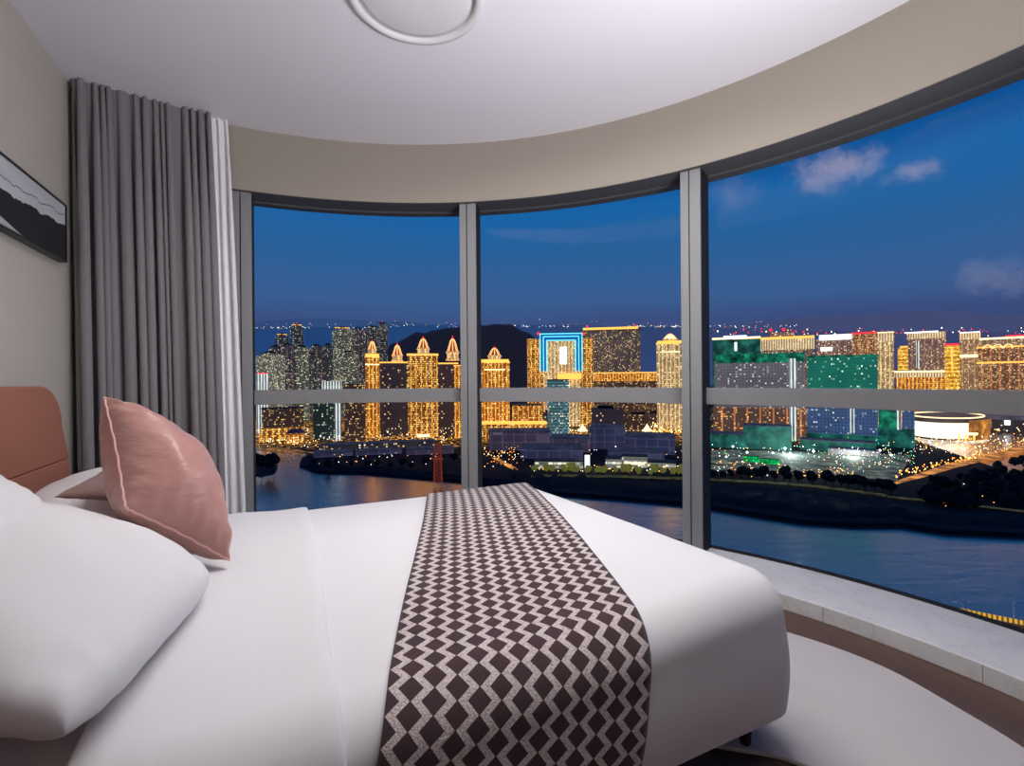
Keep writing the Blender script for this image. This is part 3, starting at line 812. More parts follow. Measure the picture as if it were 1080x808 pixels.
apartment('pale green narrow tower in front of the tall gold-crowned tower', 312, 325, 366, 820, F_apt[0])
apartment('short grey tower just right of the pale green narrow tower', 327, 341, 365, 900, F_apt[3])
apartment('narrow mauve tower between the short grey one and the tall cluster', 341, 351, 364, 920, F_apt[1])
apartment('broad tall tower, leftmost of the dense residential cluster', 351, 371, 346, 1000, F_apt[0], m_gold)
apartment('second tall tower of the dense residential cluster', 371, 385, 347, 1060, F_apt[3])
apartment('third tall tower of the dense residential cluster', 385, 398, 345, 1095, F_apt[1])
apartment('pale bluish tower at the right end of the residential cluster', 398, 409, 341, 1130, F_apt[1], red=True)
apartment('dim tower filling the gap behind the pale green block', 284, 296, 366, 940, F_apt[1])
apartment('dim stepped tower between the gold-crowned towers', 297, 309, 364, 930, F_apt[3])
apartment('low dim tower behind the short grey tower', 320, 334, 374, 860, F_apt[1])
apartment('low grey tower standing in front of the residential cluster', 358, 378, 372, 900, F_apt[0])

b = Bld('striped_building', 'small building of bright white stripes at the left edge of the left window', 270, 283, 640)
b.box('tower_body', F_slat, 394, None, depth=10); b.box('roof_sign', m_red, 393.4, 394.6, .1, .9, 1)
b = Bld('slatted_building', 'building with white lit fins along its top, cut by the window rail', 340, 360, 620)
b.box('building_body', F_dark, 413, None); b.box('finned_crown', F_slat, 402, 413, -.02, 1.02, 16, -.6)
b = Bld('glass_office', 'dark green glass office under the rail of the left window', 330, 353, 560)
b.box('building_body', F_dgreen, 419, None); b.box('roof', m_roof, 418, 419, -.01, 1.01)
b = Bld('stair_tower', 'slim bright white stair tower beside the dark green office', 352.5, 359.5, 556)
b.box('tower_body', F_slat, 419, None, depth=9); b.box('roof', m_roof, 418, 419, -.05, 1.05, 9.5)
b = Bld('brown_office', 'dim russet office block right of the white stair tower', 363, 385, 560)
b.box('building_body', F_brown, 406, None); b.box('roof', m_roof, 405, 406, .1, .7, 12)
b = Bld('brown_hotel', 'low brown hotel lit from below at the far left of the left window', 276, 320, 560)
b.box('building_body', F_brown, 431, None, depth=18); b.box('arcade', F_gold, 451, None, -.02, 1.02, 3, -1.5); b.box('roof', m_roof, 430, 431, -.01, 1.01, 18.5)
b = Bld('roofed_pavilion', 'purple roofed pavilion in front of the low brown hotel', 301, 322, 535)
b.box('hall', F_gold2, 459, None, .06, .94, 12, 1)
b.add('roof', MB().box((0, 7, b.z(455)), (b.w, 15, 4.4), taper=.55), glow('purple roof tiles', (80, 62, 92), .35, .2, .2, (70, 58, 84)))

# ---- domed golden resort
m_domeb = glow('rosy lit dome', (214, 84, 60), .8, .3, .3, (120, 60, 50), (255, 120, 70))
m_ribl = emis('amber rib light', (255, 196, 120), 1.5)
def dome(b, share, v_top, v_base, w_px, y=8, white=False):
    r = w_px*b.k/2; zt, zb = b.z(v_top), b.z(v_base); H = zt-zb; x = (share-.5)*b.w
    dr = b.add('drum', MB().lathe([(r*1.06, 0), (r*1.06, H*.06), (r*.9, H*.08), (r*.9, H*.26), (r*1.04, H*.28), (r*1.04, H*.33), (r*.8, H*.34)], 16), F_cream, x, y, zb)
    pr = [(r*.8, H*.34), (r*.66, H*.45), (r*.54, H*.57), (r*.42, H*.69), (r*.24, H*.79), (r*.11, H*.82), (0, H*.84)]
    d = b.add('dome', MB().lathe(pr, 20), m_warm if white else m_domeb, x, y, zb, True)
    for i in range(8):
        a = 2*PI*i/8; o = MB().tube([(q*1.03*math.cos(a), q*1.03*math.sin(a), z) for q, z in pr[:-1]], .6, 5).build('rib', m_ribl, d)
    b.add('spire', MB().lathe([(r*.11, H*.82), (r*.11, H*.9), (r*.03, H*.92), (0, H)], 10), m_red, x, y, zb)
def domed_tower(label, u0, u1, vbody, vdome, D, wd, body=F_gold2, white=False, name='domed_tower'):
    b = Bld(name, label, u0, u1, D)
    zt = b.z(vbody); w = b.w; dp = min(w, 24)
    mb = MB().box((0, dp/2, zt/2), (w*.84, dp, zt))
    for x in (-.42, .42):
        for y in (.08, .92): mb.lathe([(w*.09, 0), (w*.09, zt)], 8, (x*w, y*dp, 0))
    b.add('tower_body', mb, body)
    b.add('cornice', MB().box((0, dp/2, 0), (w*1.06, dp*1.06, 1.7)).box((0, dp/2, 2.2), (w*.98, dp, 2.4)), m_gold, 0, 0, zt)
    b.add('balcony_band', MB().box((0, dp/2, 0), (w*1.03, dp*1.03, 1.3)), m_warm, 0, 0, zt*.9)
    dome(b, .5, vdome, vbody-2, wd, dp/2, white)
    return b
domed_tower('slim golden domed tower at the left end of the golden resort', 385.5, 400, 376, 357, 590, 10)
domed_tower('golden domed tower standing by the post left of the middle window', 506.5, 537, 382, 364, 580, 15, F_gold2)
domed_tower('cream and gold domed tower at the right edge of the middle window', 693, 721, 362, 350, 640, 16, F_cream, True)
b = Bld('resort_block', 'dark glass resort block with one dome beside the slim golden tower', 401, 430, 600)
b.box('block_body', F_dark, 383, None); b.box('cornice', m_gold, 381.6, 383, -.02, 1.02, 27, -.5); dome(b, .63, 360, 381, 12, 10)
b = Bld('resort_hall', 'broad golden resort block with the biggest dome in the left window', 430, 462, 585)
b.box('block_body', F_gold, 375, None, depth=20); b.box('cornice', m_gold, 373, 375, -.02, 1.02, 27, -.5); b.box('entrance', m_warm, 458, None, .3, .7, 2, -1); dome(b, .52, 353, 374, 14, 10)
b = Bld('resort_block', 'dark resort block with a red tipped dome by the left post of the middle window', 462, 483, 600)
b.box('block_body', F_dark, 384, None); b.box('cornice', m_gold, 382.6, 384, -.02, 1.02, 27, -.5); dome(b, .75, 352, 380, 14, 10)
b = Bld('resort_wing', 'narrow gold resort wing seen just left of the second window post', 479, 504, 575)
b.box('wing_body', F_gold2, 386, None); b.box('cornice', m_gold, 385, 386, -.02, 1.02, 27, -.5)

# ---- hotel with the cyan portal frame
b = Bld('neon_hotel', 'hotel with a glowing cyan portal frame on its facade', 556, 625.5, 700)
b.box('side_wing', F_gold, 357, None, 0, .25, 24); b.box('side_wing', F_gold, 357, None, .8, 1.0, 24)
b.box('centre_block', F_cream, 354, None, .25, .8, 20, 3)
b.box('link_balcony', m_gold, 394, 400, .46, .82, 4, -2)
b.box('lit_centre', m_white, 366, 384, .5, .6, 1.0, 1.6)
fo = b.root
for k, (x0, x1, vt) in enumerate(((.2, .835, 352), (.25, .785, 355), (.3, .735, 359))):
    zt, zb = b.z(vt), b.z(392); r = .75
    xa, xb = (x0-.5)*b.w, (x1-.5)*b.w
    MB().tube([(xa, -1.6, zb), (xa, -1.6, zt)], r, 6).tube([(xb, -1.6, zb), (xb, -1.6, zt)], r, 6).tube([(xa, -1.6, zt), (xb, -1.6, zt)], r, 6).build('neon_frame', m_cyan, fo)
zt, zb = b.z(352.5), b.z(391); xa, xb, xc, xd = [(q-.5)*b.w for q in (.21, .29, .745, .825)]
zi = b.z(359.5)
MB().box(((xa+xb)/2, -.6, (zt+zb)/2), (xb-xa, 1, zt-zb)).box(((xc+xd)/2, -.6, (zt+zb)/2), (xd-xc, 1, zt-zb)).box(((xb+xc)/2, -.6, (zt+zi)/2), (xc-xb, 1, zt-zi)).build('neon_panel', m_blue, fo)
b.beacon(.17, 351, 2.2); b.beacon(.86, 352, 2)
b = Bld('glass_office', 'teal glass office in front of the neon framed hotel', 577, 600, 560)
b.box('building_body', F_teal, 401, None); b.box('roof', m_roof, 400, 401, -.01, 1.01)
b = Bld('hotel_slab', 'broad dark hotel slab with a golden roof edge in the middle window', 613, 675.5, 860)
b.box('slab_body', F_slab, 348, None, depth=26); b.box('roof_light', m_gold, 345, 347.6, .03, .96, 24, 1); b.box('parapet', m_roof, 347.6, 348.6, -.01, 1.01, 27)
b.beacon(.1, 343, 1.6); b.beacon(.9, 343, 1.6)
b = Bld('arcade_building', 'long low arcade of golden lights right of the neon hotel', 626, 694, 760)
b.box('building_body', F_brown, 399, None, depth=20); b.box('arcade', F_gold2, 394, 402, -.01, 1.01, 4, -2); b.box('roof_light', m_gold, 392.6, 393.6, 0, 1, 3, -1.4)
b = Bld('resort_podium', 'bright golden podium below the domed tower in the middle window', 508, 576, 540)
b.box('podium_body', F_gold, 447, None, depth=22); b.box('roof_light', m_gold, 446, 447.4, -.01, 1.01, 22.5, -.4); b.box('canopy', m_warm, 455, 457, .4, 1.0, 7, -7)
b = Bld('casino_block', 'gold lit block with many windows under the rail of the middle window', 540, 572, 575)
b.box('building_body', F_gold, 428, None); b.box('roof', m_roof, 427, 428, -.01, 1.01)
b = Bld('dark_office', 'dark speckled office block between the two golden resorts', 623, 657, 545)
b.box('building_body', F_dark, 431, None); b.box('roof_room', m_roof, 428, 431, .2, .7, 10, 4)
b = Bld('dark_office', 'dim terrace of offices left of the cream domed tower', 657, 686, 580)
b.box('building_body', F_brown, 437, None); b.box('roof_room', m_roof, 435, 437, .3, .8, 10, 4)
for u, v, l in ((614, 449, 'small glowing white pagoda beside the golden podium'), (682, 449, 'small glowing white pagoda left of the cream domed tower')):
    b = Bld('pagoda', l, u-5, u+5, 530)
    b.box('hall', F_gold, 455, None, 0, 1, 8)
    zt = b.z(v-2); zb = b.z(455)
    b.add('roof', MB().lathe([(b.w*.6, 0), (b.w*.3, (zt-zb)*.35), (b.w*.12, (zt-zb)*.7), (0, zt-zb)], 10), m_warm, 0, 4, zb)

# ---- sheds and low buildings by the river in the middle window
m_shroof = glow('blue grey shed roof', (72, 80, 108), .5, .2, .15, (60, 64, 84))  # roofs brightened by their own emission
def shed(label, u0, u1, vt, D, m, depth=34, name='warehouse', ridge_=False):
    b = Bld(name, label, u0, u1, D); b.box('shed_body', m, vt, None, depth=depth)
    b.box('roof', m_shroof, vt-1.0, vt, -.005, 1.005, depth+.6, -.3); return b
shed('long mauve warehouse left of centre behind the river bank', 515, 580, 456, 470, F_shed2)
shed('low mauve warehouse between the long one and the dark office', 580, 622, 463, 455, F_shed2)
shed('dark stepped warehouse below the dark speckled office', 622, 658, 451, 475, F_shed)
shed('big blue grey warehouse at the right of the middle window', 658, 711, 461, 440, F_shed)
shed('low blue shed in front of the mauve warehouses', 548, 614, 474, 420, F_shed)
shed('low blue shed in front of the big blue warehouse', 640, 700, 477, 400, F_shed, 20)
shed('dark flat shed on the left river bank nearest the water', 330, 372, 478, 440, F_shed, 20)
shed('dark flat shed on the left bank, second from the left', 374, 424, 476, 450, F_shed, 20)
shed('dark flat shed on the left bank beside the lattice crane', 428, 478, 474, 450, F_shed2, 20)
shed('dim shed behind the flat sheds of the left bank', 340, 460, 468, 490, F_low, 16)
b = Bld('riverside_hall', 'long low white riverside building with lit windows, left of the white sign tower', 563, 614, 372)
b.box('hall_body', F_wht, 487, None, depth=12); b.box('roof', m_roof, 486, 487, -.01, 1.01, 12.6, -.3)
b = Bld('sign_tower', 'small bright white block on the riverside', 615.5, 622, 375)
b.box('tower_body', m_white, 481, 495, .1, .9, 5); b.box('plinth', F_wht, 495, None, 0, 1, 6)
b = Bld('riverside_house', 'small grey riverside house right of the bright white block', 638, 655, 372)
b.box('house_body', F_wht, 484, None, depth=11); b.box('roof', m_roof, 483, 484, -.02, 1.02, 11.5, -.2)
b = Bld('riverside_house', 'two storey white riverside building with a lit row of windows', 655, 682, 374)
b.box('house_body', F_wht, 482, None, depth=12); b.box('window_band', m_warm, 488, 490, .1, .9, .4, -.3); b.box('roof', m_roof, 481, 482, -.02, 1.02, 12.5, -.2)
b = Bld('riverside_house', 'low white riverside building at the right end of the middle window', 682, 712, 374)
b.box('house_body', F_wht, 488.5, None, depth=12); b.box('roof', m_roof, 487.5, 488.5, -.02, 1.02, 12.5, -.2)

# ---- building site and hotels in the right window
b = Bld('construction_block', 'huge concrete block under construction with green netting on top, left in the right window', 750, 847, 540)
b.box('concrete_frame', F_conc, 380, 430, .02, 1.0, 30, 0); b.box('lower_floors', F_orng, 430, None, .0, 1.0, 30, 0)
b.box('green_netting', m_grn, 373, 382.5, .04, 1.0, 31, -.6); b.box('lift_shaft', F_slat, 379, 466, .84, .905, 3, -2.4)
b = Bld('netted_hotel', 'dark green netted building with floodlights behind the concrete block', 751, 802, 660)
b.box('building_body', m_grnd, 358, None); b.box('roof_light', m_warm, 355.6, 357.4, 0, 1.0, 4); b.box('floodlight', m_white, 354, 357.2, .24, .72, 2, -1)
b.box('floodlight', m_white, 361, 370, .47, .52, 1, -1)
b = Bld('colonnade_hotel', 'pale hotel front with a tall white colonnade in the right window', 800, 858.5, 680)
b.box('building_body', F_mauve, 369, None, depth=22); b.box('colonnade', F_colo, 357.5, 369, 0, 1, 22, -1); b.box('cornice', m_gold, 355, 357.5, -.5, 1.0, 23, -1.4)
b.beacon(.22, 347, 2.2); b.beacon(.46, 347, 2.2); b.box('roof_room', F_mauve, 349.5, 355, .2, .65, 12, 5)
b = Bld('signboard_hotel', 'hotel topped by a blinding white sign between the colonnade and the netted tower', 861, 899, 690)
b.box('building_body', F_mauve, 357, None); b.box('roof_sign', m_white, 353, 358.5, .08, .98, 2, -1.5); b.box('window_light', m_white, 366, 370, .12, .45, .6, -.5)
b = Bld('red_roof_hotel', 'brown hotel with red lights along its roof behind the green tower', 897, 926, 740)
b.box('building_body', F_red, 352, None); b.box('roof_light', m_red, 350.4, 352, .05, .95, 3)
b = Bld('netted_tower', 'broad green netted tower with lit floors in the right window', 850, 924.5, 500)
b.box('netted_floors', F_green, 376, 430, 0, 1, 22); b.box('lower_floors', F_blue, 430, 458, .0, 1, 21.5, .3)
b.box('netted_base', m_grnd, 458, None, -.02, 1.02, 30, -1); b.box('roof_edge', m_grn, 374.6, 376.4, -.005, 1.005, 28.5, -.3); b.box('lit_shaft', F_slat, 429, 456, .62, .68, 2, -1.2)
b = Bld('netted_slab', 'narrow green netted slab with a white lit shaft left of the glowing arena', 926, 964, 470)
b.box('netted_floors', m_grn, 420, 456, 0, .62, 20); b.box('lit_shaft', F_slat, 420, 453, .52, .64, 3, -2); b.box('glass_floors', F_blue, 420, 452, .66, 1, 20)
b.box('netted_base', m_grnd, 452, None, -.02, 1.0, 22, -1)
b = Bld('yellow_tower', 'pale yellow tower right behind the broad green tower', 925.5, 943, 680)
b.box('tower_body', F_cream, 360, None); b.box('crown', F_colo, 351, 361, -.02, 1.02, 20); b.box('roof_light', m_warm, 350, 351.2, 0, 1, 18, .5)
b = Bld('gold_house', 'small gold lit tower between the yellow tower and the white crowned tower', 947, 959, 830)
b.box('tower_body', F_golds, 367, None); b.box('roof_light', m_gold, 365, 366.5, .2, .9, 8)
b = Bld('crowned_tower', 'wide mauve tower with a white lit crown in the right window', 957.5, 998, 770)
b.box('tower_body', F_mauve, 357, None); b.box('crown', F_colo, 350.5, 357, -.02, .98, 27, -.5); b.box('roof_light', m_white, 349.4, 350.8, -.03, .8, 27.5, -.7); b.box('corner_strip', F_slat, 359, 388, .22, .3, 1, -.8)
b = Bld('colonnade_podium', 'low golden colonnade in front of the white crowned tower', 942, 997, 700)
b.box('podium_body', F_gold2, 398, None, .05, 1); b.box('colonnade', F_colo, 392.5, 398, 0, .97, 24, -1); b.box('roof_light', m_warm, 391, 392.6, -.02, .98, 25, -1.5)
b = Bld('gold_slab', 'bright gold banded tower right of the white crowned tower', 996.5, 1012.5, 740)
b.box('tower_body', F_golds, 364.5, None); b.box('roof_light', m_red, 362.5, 364, .05, .95, 10); b.box('corner_strip', m_gold, 366, 393, .44, .54, .8, -.6)
b = Bld('white_tower', 'white lit stepped tower left of the big russet hotel', 1012.5, 1034, 760)
b.box('tower_body', F_tan, 357, None); b.box('crown', F_colo, 351, 358, -.02, 1.02, 27, -.5); b.box('roof_light', m_white, 350, 351.2, 0, 1, 26); b.box('balcony_band', m_warm, 374, 377, .0, 1.05, 2, -1.5)
b = Bld('russet_hotel', 'big russet hotel with gold cornices at the far right', 1030, 1110, 700)
b.box('hotel_body', F_red, 366, None); b.box('upper_floors', F_tan, 357, 366, .03, 1, 25, .5); b.box('roof_light', m_warm, 355, 357, .02, 1, 26); b.box('roof_sign', m_red, 353.4, 355, .38, .98, 1.5)
b.box('gold_cornice', m_gold, 381, 382.8, -.02, 1.02, 28, -1.2); b.box('gold_cornice', m_gold, 364.6, 366, -.02, 1.02, 27, -.8)
for k in range(3):
    b.add('roof_arch', MB().tube([((-.36+.14*k)*b.w+4.6*math.cos(PI*i/8), -1.2, b.z(367)+6*math.sin(PI*i/8)) for i in range(9)], .5, 6), m_warm)
# green hoardings, site sheds
shed('dark green netted site building left of the white lit shaft', 783, 834, 450, 462, m_grnd, 24, 'site_building')
shed('low green netted site building at the left edge of the right window', 748, 786, 458, 475, m_grnd, 20, 'site_building')
shed('dark teal site building in front of the broad green tower', 842, 922, 466, 445, m_grnd, 18, 'site_building')
shed('grey site office with lit windows in front of the green tower', 872, 926, 475, 425, F_conc, 14, 'site_building')
b = Bld('green_hoarding', 'bright green lit site hoarding, longer one on the left', 783, 800, 395); b.box('hoarding', m_grnl, 481.5, None, depth=1.2); b.box('top_rail', m_roof, 480.8, 481.5, -.01, 1.01, 1.6, -.2)
b = Bld('green_hoarding', 'bright green lit site hoarding, right one beside the white lamp mast', 801, 821, 385); b.box('hoarding', m_grnl, 484.5, None, depth=1.2); b.box('top_rail', m_roof, 483.8, 484.5, -.01, 1.01, 1.6, -.2)

# ---- arena
m_arena = emis('white glowing arena wall', (255, 248, 232), 1.15)
m_aroof = glow('grey arena roof', (120, 104, 104), .7, .2, .05, (80, 74, 78))
m_orange = glow('orange lit canopy', (255, 140, 50), 1.1, .3, .1, (150, 80, 40), (255, 190, 90))
b = Bld('arena', 'glowing white arena with an oval roof light ring and orange end', 944, 1036, 520, -.1, 'arena')
rx, ry = b.w*.5, 66
def oval(r, z, n=48): return [(r*rx*math.cos(2*PI*i/n), ry+r*ry*math.sin(2*PI*i/n), z) for i in range(n+1)]
mb = MB(); mb.grid([oval(.97, b.z(463)), oval(1.0, b.z(446))]); b.add('glowing_wall', mb, m_arena, smooth=True)
mb = MB(); mb.grid([oval(.99, 0), oval(.985, b.z(462.5))]); b.add('base_wall', mb, F_low, smooth=True)
mb = MB(); mb.grid([oval(1.0, b.z(446)), oval(1.03, b.z(443.5)), oval(.85, b.z(441.5)), oval(.5, b.z(441)), oval(.02, b.z(440.8))]); b.add('roof', mb, m_aroof, smooth=True)
b.add('roof_light_ring', MB().tube(oval(.9, b.z(441.2)), .7, 6), m_warm)
mb = MB(); n = 48
seg = [i for i in range(41, 49)]
mb.grid([[oval(1.03, 0)[i] for i in seg], [oval(1.04, b.z(452))[i] for i in seg], [oval(1.06, b.z(443))[i] for i in seg]]); b.add('orange_end', mb, m_orange, smooth=True)
b.add('canopy', MB().box((rx*.62, 4, b.z(456)), (rx*.45, 14, 1.5)), m_warm)
for x in (.45, .6, .78): b.add('canopy_column', MB().lathe([(.8, 0), (.8, b.z(456))], 8, (rx*x, -1, 0)), m_gold)

b = Bld('flat_roofed_hall', 'wide grey flat roofed hall at the far right behind the avenue', 1038, 1120, 590)
b.box('hall_body', F_low, 443, None, depth=60); b.box('roof', glow('lilac grey roof', (120, 112, 132), .8, .2, .06, (90, 86, 98)), 440, 443.4, -.01, 1.01, 62, -1); b.box('roof_sign', m_white, 444, 449, .25, .33, 1, -1.5)
# ---- low blocks filling the streets, all alike
proto = None; rnd = random.Random(5); taken = [(o.location.x, o.location.y, 80) for o in COL.objects if o.get('category') == 'arena']
done = 0
for k in range(1500):
    if done >= 46: break
    side = rnd.random()
    u = rnd.uniform(275, 720) if side < .55 else rnd.uniform(748, 1100)
    D = rnd.uniform(600, 860)
    c = at(u, 400, D); s = (rnd.uniform(.5, 1.1), rnd.uniform(.6, 1.0), rnd.uniform(.6, 1.5))
    if occupied(c.x, c.y, 17) or any(math.hypot(c.x-x, c.y-y) < q+13 for x, y, q in taken): continue
    taken.append((c.x, c.y, 13)); done += 1
    if proto is None:
        proto = thing('low_block', 'dim low block with lit windows among the city streets', 'building', (c.x, c.y, GZ), face(u, D), 'low blocks between the towers')
        MB().box((0, 0, 8), (24, 18, 16)).build('block_body', F_low, proto)
        MB().box((3, 2, 17.2), (8, 6, 2.4)).build('roof_room', m_roof, proto)
        proto.scale = s
    else: dup(proto, (c.x, c.y, GZ), face(u, D)+rnd.uniform(-.3, .3), s)

# ---- lattice crane on the left bank
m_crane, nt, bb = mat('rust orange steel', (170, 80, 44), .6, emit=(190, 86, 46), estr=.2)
p = ground_at(462, 509, GZ); zt = at(462, 469, p.y).z-GZ
b = thing('lattice_tower', 'rust orange steel lattice tower on the left river bank', 'tower', p, .3)
s0, s1 = 2.6, 1.9
def cw_(z): return s0+(s1-s0)*z/zt
for sx in (-1, 1):
    for sy in (-1, 1): MB().bar((sx*s0, sy*s0, 0), (sx*s1, sy*s1, zt), .38).build('leg', m_crane, b)
mb = MB(); n = 9
for i in range(n):
    z0, z1 = zt*i/n, zt*(i+1)/n; a, c = cw_(z0), cw_(z1)
    for q in range(4):
        A = [(-1,-1),(1,-1),(1,1),(-1,1)][q]; Cq = [(-1,-1),(1,-1),(1,1),(-1,1)][(q+1) % 4]
        mb.bar((A[0]*a, A[1]*a, z0), (Cq[0]*c, Cq[1]*c, z1), .2).bar((Cq[0]*a, Cq[1]*a, z0), (A[0]*c, A[1]*c, z1), .2)
        mb.bar((A[0]*c, A[1]*c, z1), (Cq[0]*c, Cq[1]*c, z1), .24)
mb.build('bracing', m_crane, b)
MB().box((0, 0, zt*.62), (6.6, 6.6, .5)).build('work_platform', m_crane, b)
MB().box((0, 0, zt+.3), (4.6, 4.6, .6)).build('top_platform', m_crane, b)

# ---- floodlight masts on the building site
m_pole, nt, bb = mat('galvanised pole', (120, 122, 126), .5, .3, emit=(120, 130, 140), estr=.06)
m_flood = emis('floodlight lamp', (235, 255, 246), 6)
proto = None
for u, v, D, hh in ((773,471,455,9),(788,477,440,16),(815,478,440,14),(828,473,440,17),(834,479,425,14),(858,476,430,14),(766,482,420,8),(874,484,415,11),(886,488,405,10),(896,487,402,10),(906,487,402,11),(860,489,398,8),(928,475,420,13),(940,480,420,9)):
    pt = at(u, v, D); 
    if proto is None:
        proto = thing('floodlight_mast', 'white floodlight mast on the green lit building site', 'floodlight', (pt.x, pt.y, GZ), 0, 'floodlight masts on the building site')
        MB().lathe([(.22, 0), (.14, 1)], 8).build('pole', m_pole, proto)
        hd = MB().lathe([(0,-.9),(.65,-.65),(.9,0),(.65,.65),(0,.9)], 10).build('lamp', m_flood, proto)
        o = proto
    else:
        o = proto.copy(); COL.objects.link(o); o.location = (pt.x, pt.y, GZ)
        for ch in proto.children:
            d_ = ch.copy(); COL.objects.link(d_); d_.parent = o
    for ch in o.children:
        if ch.name.startswith('pole'): ch.scale = (1, 1, pt.z-GZ)
        else: ch.location = (0, 0, pt.z-GZ)
# ---- roads
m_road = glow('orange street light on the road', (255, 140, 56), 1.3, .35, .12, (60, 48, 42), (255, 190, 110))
def strip(name, lo, hi, m, label, z=GZ+.12, lift=0):
    A = [ground_at(u, v, z) for u, v in lo]; Bq = [ground_at(u, v, z) for u, v in hi]
    mb = MB(); mb.grid([A, Bq]); return struct(mb.build(name, m, None, fix=True), label)
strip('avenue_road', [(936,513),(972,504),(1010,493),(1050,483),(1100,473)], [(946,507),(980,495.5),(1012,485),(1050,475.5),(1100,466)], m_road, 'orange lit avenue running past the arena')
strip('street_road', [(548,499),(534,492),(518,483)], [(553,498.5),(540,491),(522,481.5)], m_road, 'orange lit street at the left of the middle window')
m_site = glow('floodlit site ground', (150, 190, 172), .55, .5, .09, (70, 76, 74), (196, 190, 170))  # floodlight on the ground painted as emission on an added strip
strip('site_ground_glow', [(750,496),(830,497),(900,503),(946,507)], [(750,474),(830,476),(900,478),(962,480)], m_site, 'floodlight glow laid on the ground of the building site', GZ+.08)
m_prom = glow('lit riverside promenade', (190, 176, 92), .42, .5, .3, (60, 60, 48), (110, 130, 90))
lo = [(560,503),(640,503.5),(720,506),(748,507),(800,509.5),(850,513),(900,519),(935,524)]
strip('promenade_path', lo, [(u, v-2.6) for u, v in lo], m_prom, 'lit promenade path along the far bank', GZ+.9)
lo = [(936,525),(1000,531),(1060,538),(1120,545)]
strip('park_path', lo, [(u, v-2.0) for u, v in lo], m_prom, 'dim park path at the right', GZ+.9)
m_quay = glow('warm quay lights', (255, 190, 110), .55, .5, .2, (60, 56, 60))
lo = [(262,471),(300,474),(334,479)]
strip('quay_path', lo, [(u, v-1.6) for u, v in lo], m_quay, 'lit quay at the left of the left window', GZ+.1)

# ---- trees
m_leaf = []
for i, c in enumerate(((22, 32, 26), (30, 40, 26), (16, 24, 24))):
    m, nt, bb = mat('night foliage %d' % i, c, .9); tc = nt.node('ShaderNodeTexCoord').outputs['Object']
    nt.l.new(nt.mix(nt.noise(tc, 1.2, 4), lin(*[q*.6 for q in c]), lin(*[q*1.5 for q in c])), bb.inputs['Base Color']); m_leaf.append(m)
m_leafg, nt, bb = mat('lamp lit foliage', (110, 120, 50), .9); tc = nt.node('ShaderNodeTexCoord').outputs['Object']
nt.l.new(nt.mix(nt.noise(tc, .9, 4), lin(60,66,24), lin(176,172,84)), bb.inputs['Emission Color']); bb.inputs['Emission Strength'].default_value = .4; m_leafg.cycles.emission_sampling = 'NONE'
m_bark = cloth('dark bark', (30, 24, 22), 2, .4)
def tree_proto(name, label, loc, mleaf, group, h=8, w=6, seed=0):
    t = thing(name, label, 'tree', loc, 0, group)
    MB().tube([(0,0,0),(.1,0,h*.3),(0,.1,h*.55)], [.35,.28,.15], 6).build('trunk', m_bark, t)
    mb = MB(); r = random.Random(seed)
    for k in range(9):
        a = r.uniform(0, 2*PI); q = r.uniform(0, .32)*w if k else 0; z = h*(.5+.34*r.random()); rad = w*r.uniform(.2, .34)
        g = bmesh.ops.create_icosphere(mb.b, subdivisions=2, radius=rad, matrix=Matrix.Translation((q*math.cos(a), q*math.sin(a), z)))
        for v_ in g['verts']: v_.co += v_.co.normalized()*0+Vector((noise.noise(v_.co*1.3), noise.noise(v_.co*1.3+Vector((5,0,0))), noise.noise(v_.co*1.3+Vector((0,7,0)))))*rad*.45
    mb.build('crown', mleaf, t, False, fix=False); return t
def plant(spots, name, label, group, mleaf, h, w, seed):
    pr = None; r = random.Random(seed)
    for u, v in spots:
        p = ground_at(u, v, GZ); s = r.uniform(.75, 1.3)
        if pr is None: pr = tree_proto(name, label, p, mleaf, group, h, w, seed); pr.scale = (s, s, s)
        else: dup(pr, p, r.uniform(0, 6), (s, s, s*r.uniform(.85, 1.2)))
rnd = random.Random(21)
def prom(u):
    pts = [(505,499),(560,500),(640,501),(720,504),(748,505),(830,509),(900,516),(950,524),(1000,529),(1090,538)]
    for (a, va), (c, vc) in zip(pts, pts[1:]):
        if a <= u <= c: return va+(vc-va)*(u-a)/(c-a)
    return 538
plant([(u+rnd.uniform(-3, 3), prom(u)-rnd.uniform(0, 2.5)) for u in range(566, 722, 9)], 'promenade_tree', 'lamp lit tree on the promenade before the white riverside buildings', 'lamp lit trees along the promenade', m_leafg, 5.5, 5, 3)
plant([(u+rnd.uniform(-3, 3), prom(u)-rnd.uniform(0, 3)) for u in range(752, 946, 9)], 'bank_tree', 'dark tree on the far bank before the building site', 'dark trees on the bank before the building site', m_leaf[0], 7, 6.5, 4)
plant([(lambda u: (u, rnd.uniform(520-(u-960)*.26, 536)))(rnd.uniform(975, 1100)) for _ in range(70)], 'park_tree', 'dark tree in the unlit park beside the orange avenue', 'trees of the dark park at the right', m_leaf[2], 4.5, 6.5, 5)
plant([(268,498),(276,499),(283,498),(288,500)], 'islet_tree', 'black tree on the islet at the left edge of the left window', 'trees on the river islet', m_leaf[2], 12, 9, 6)
plant([(u+rnd.uniform(-4, 4), 491+rnd.uniform(-4, 4)) for u in range(332, 486, 13)], 'bank_tree', 'dark tree among the sheds of the left river bank', 'dark trees on the left bank', m_leaf[0], 6, 6, 8)

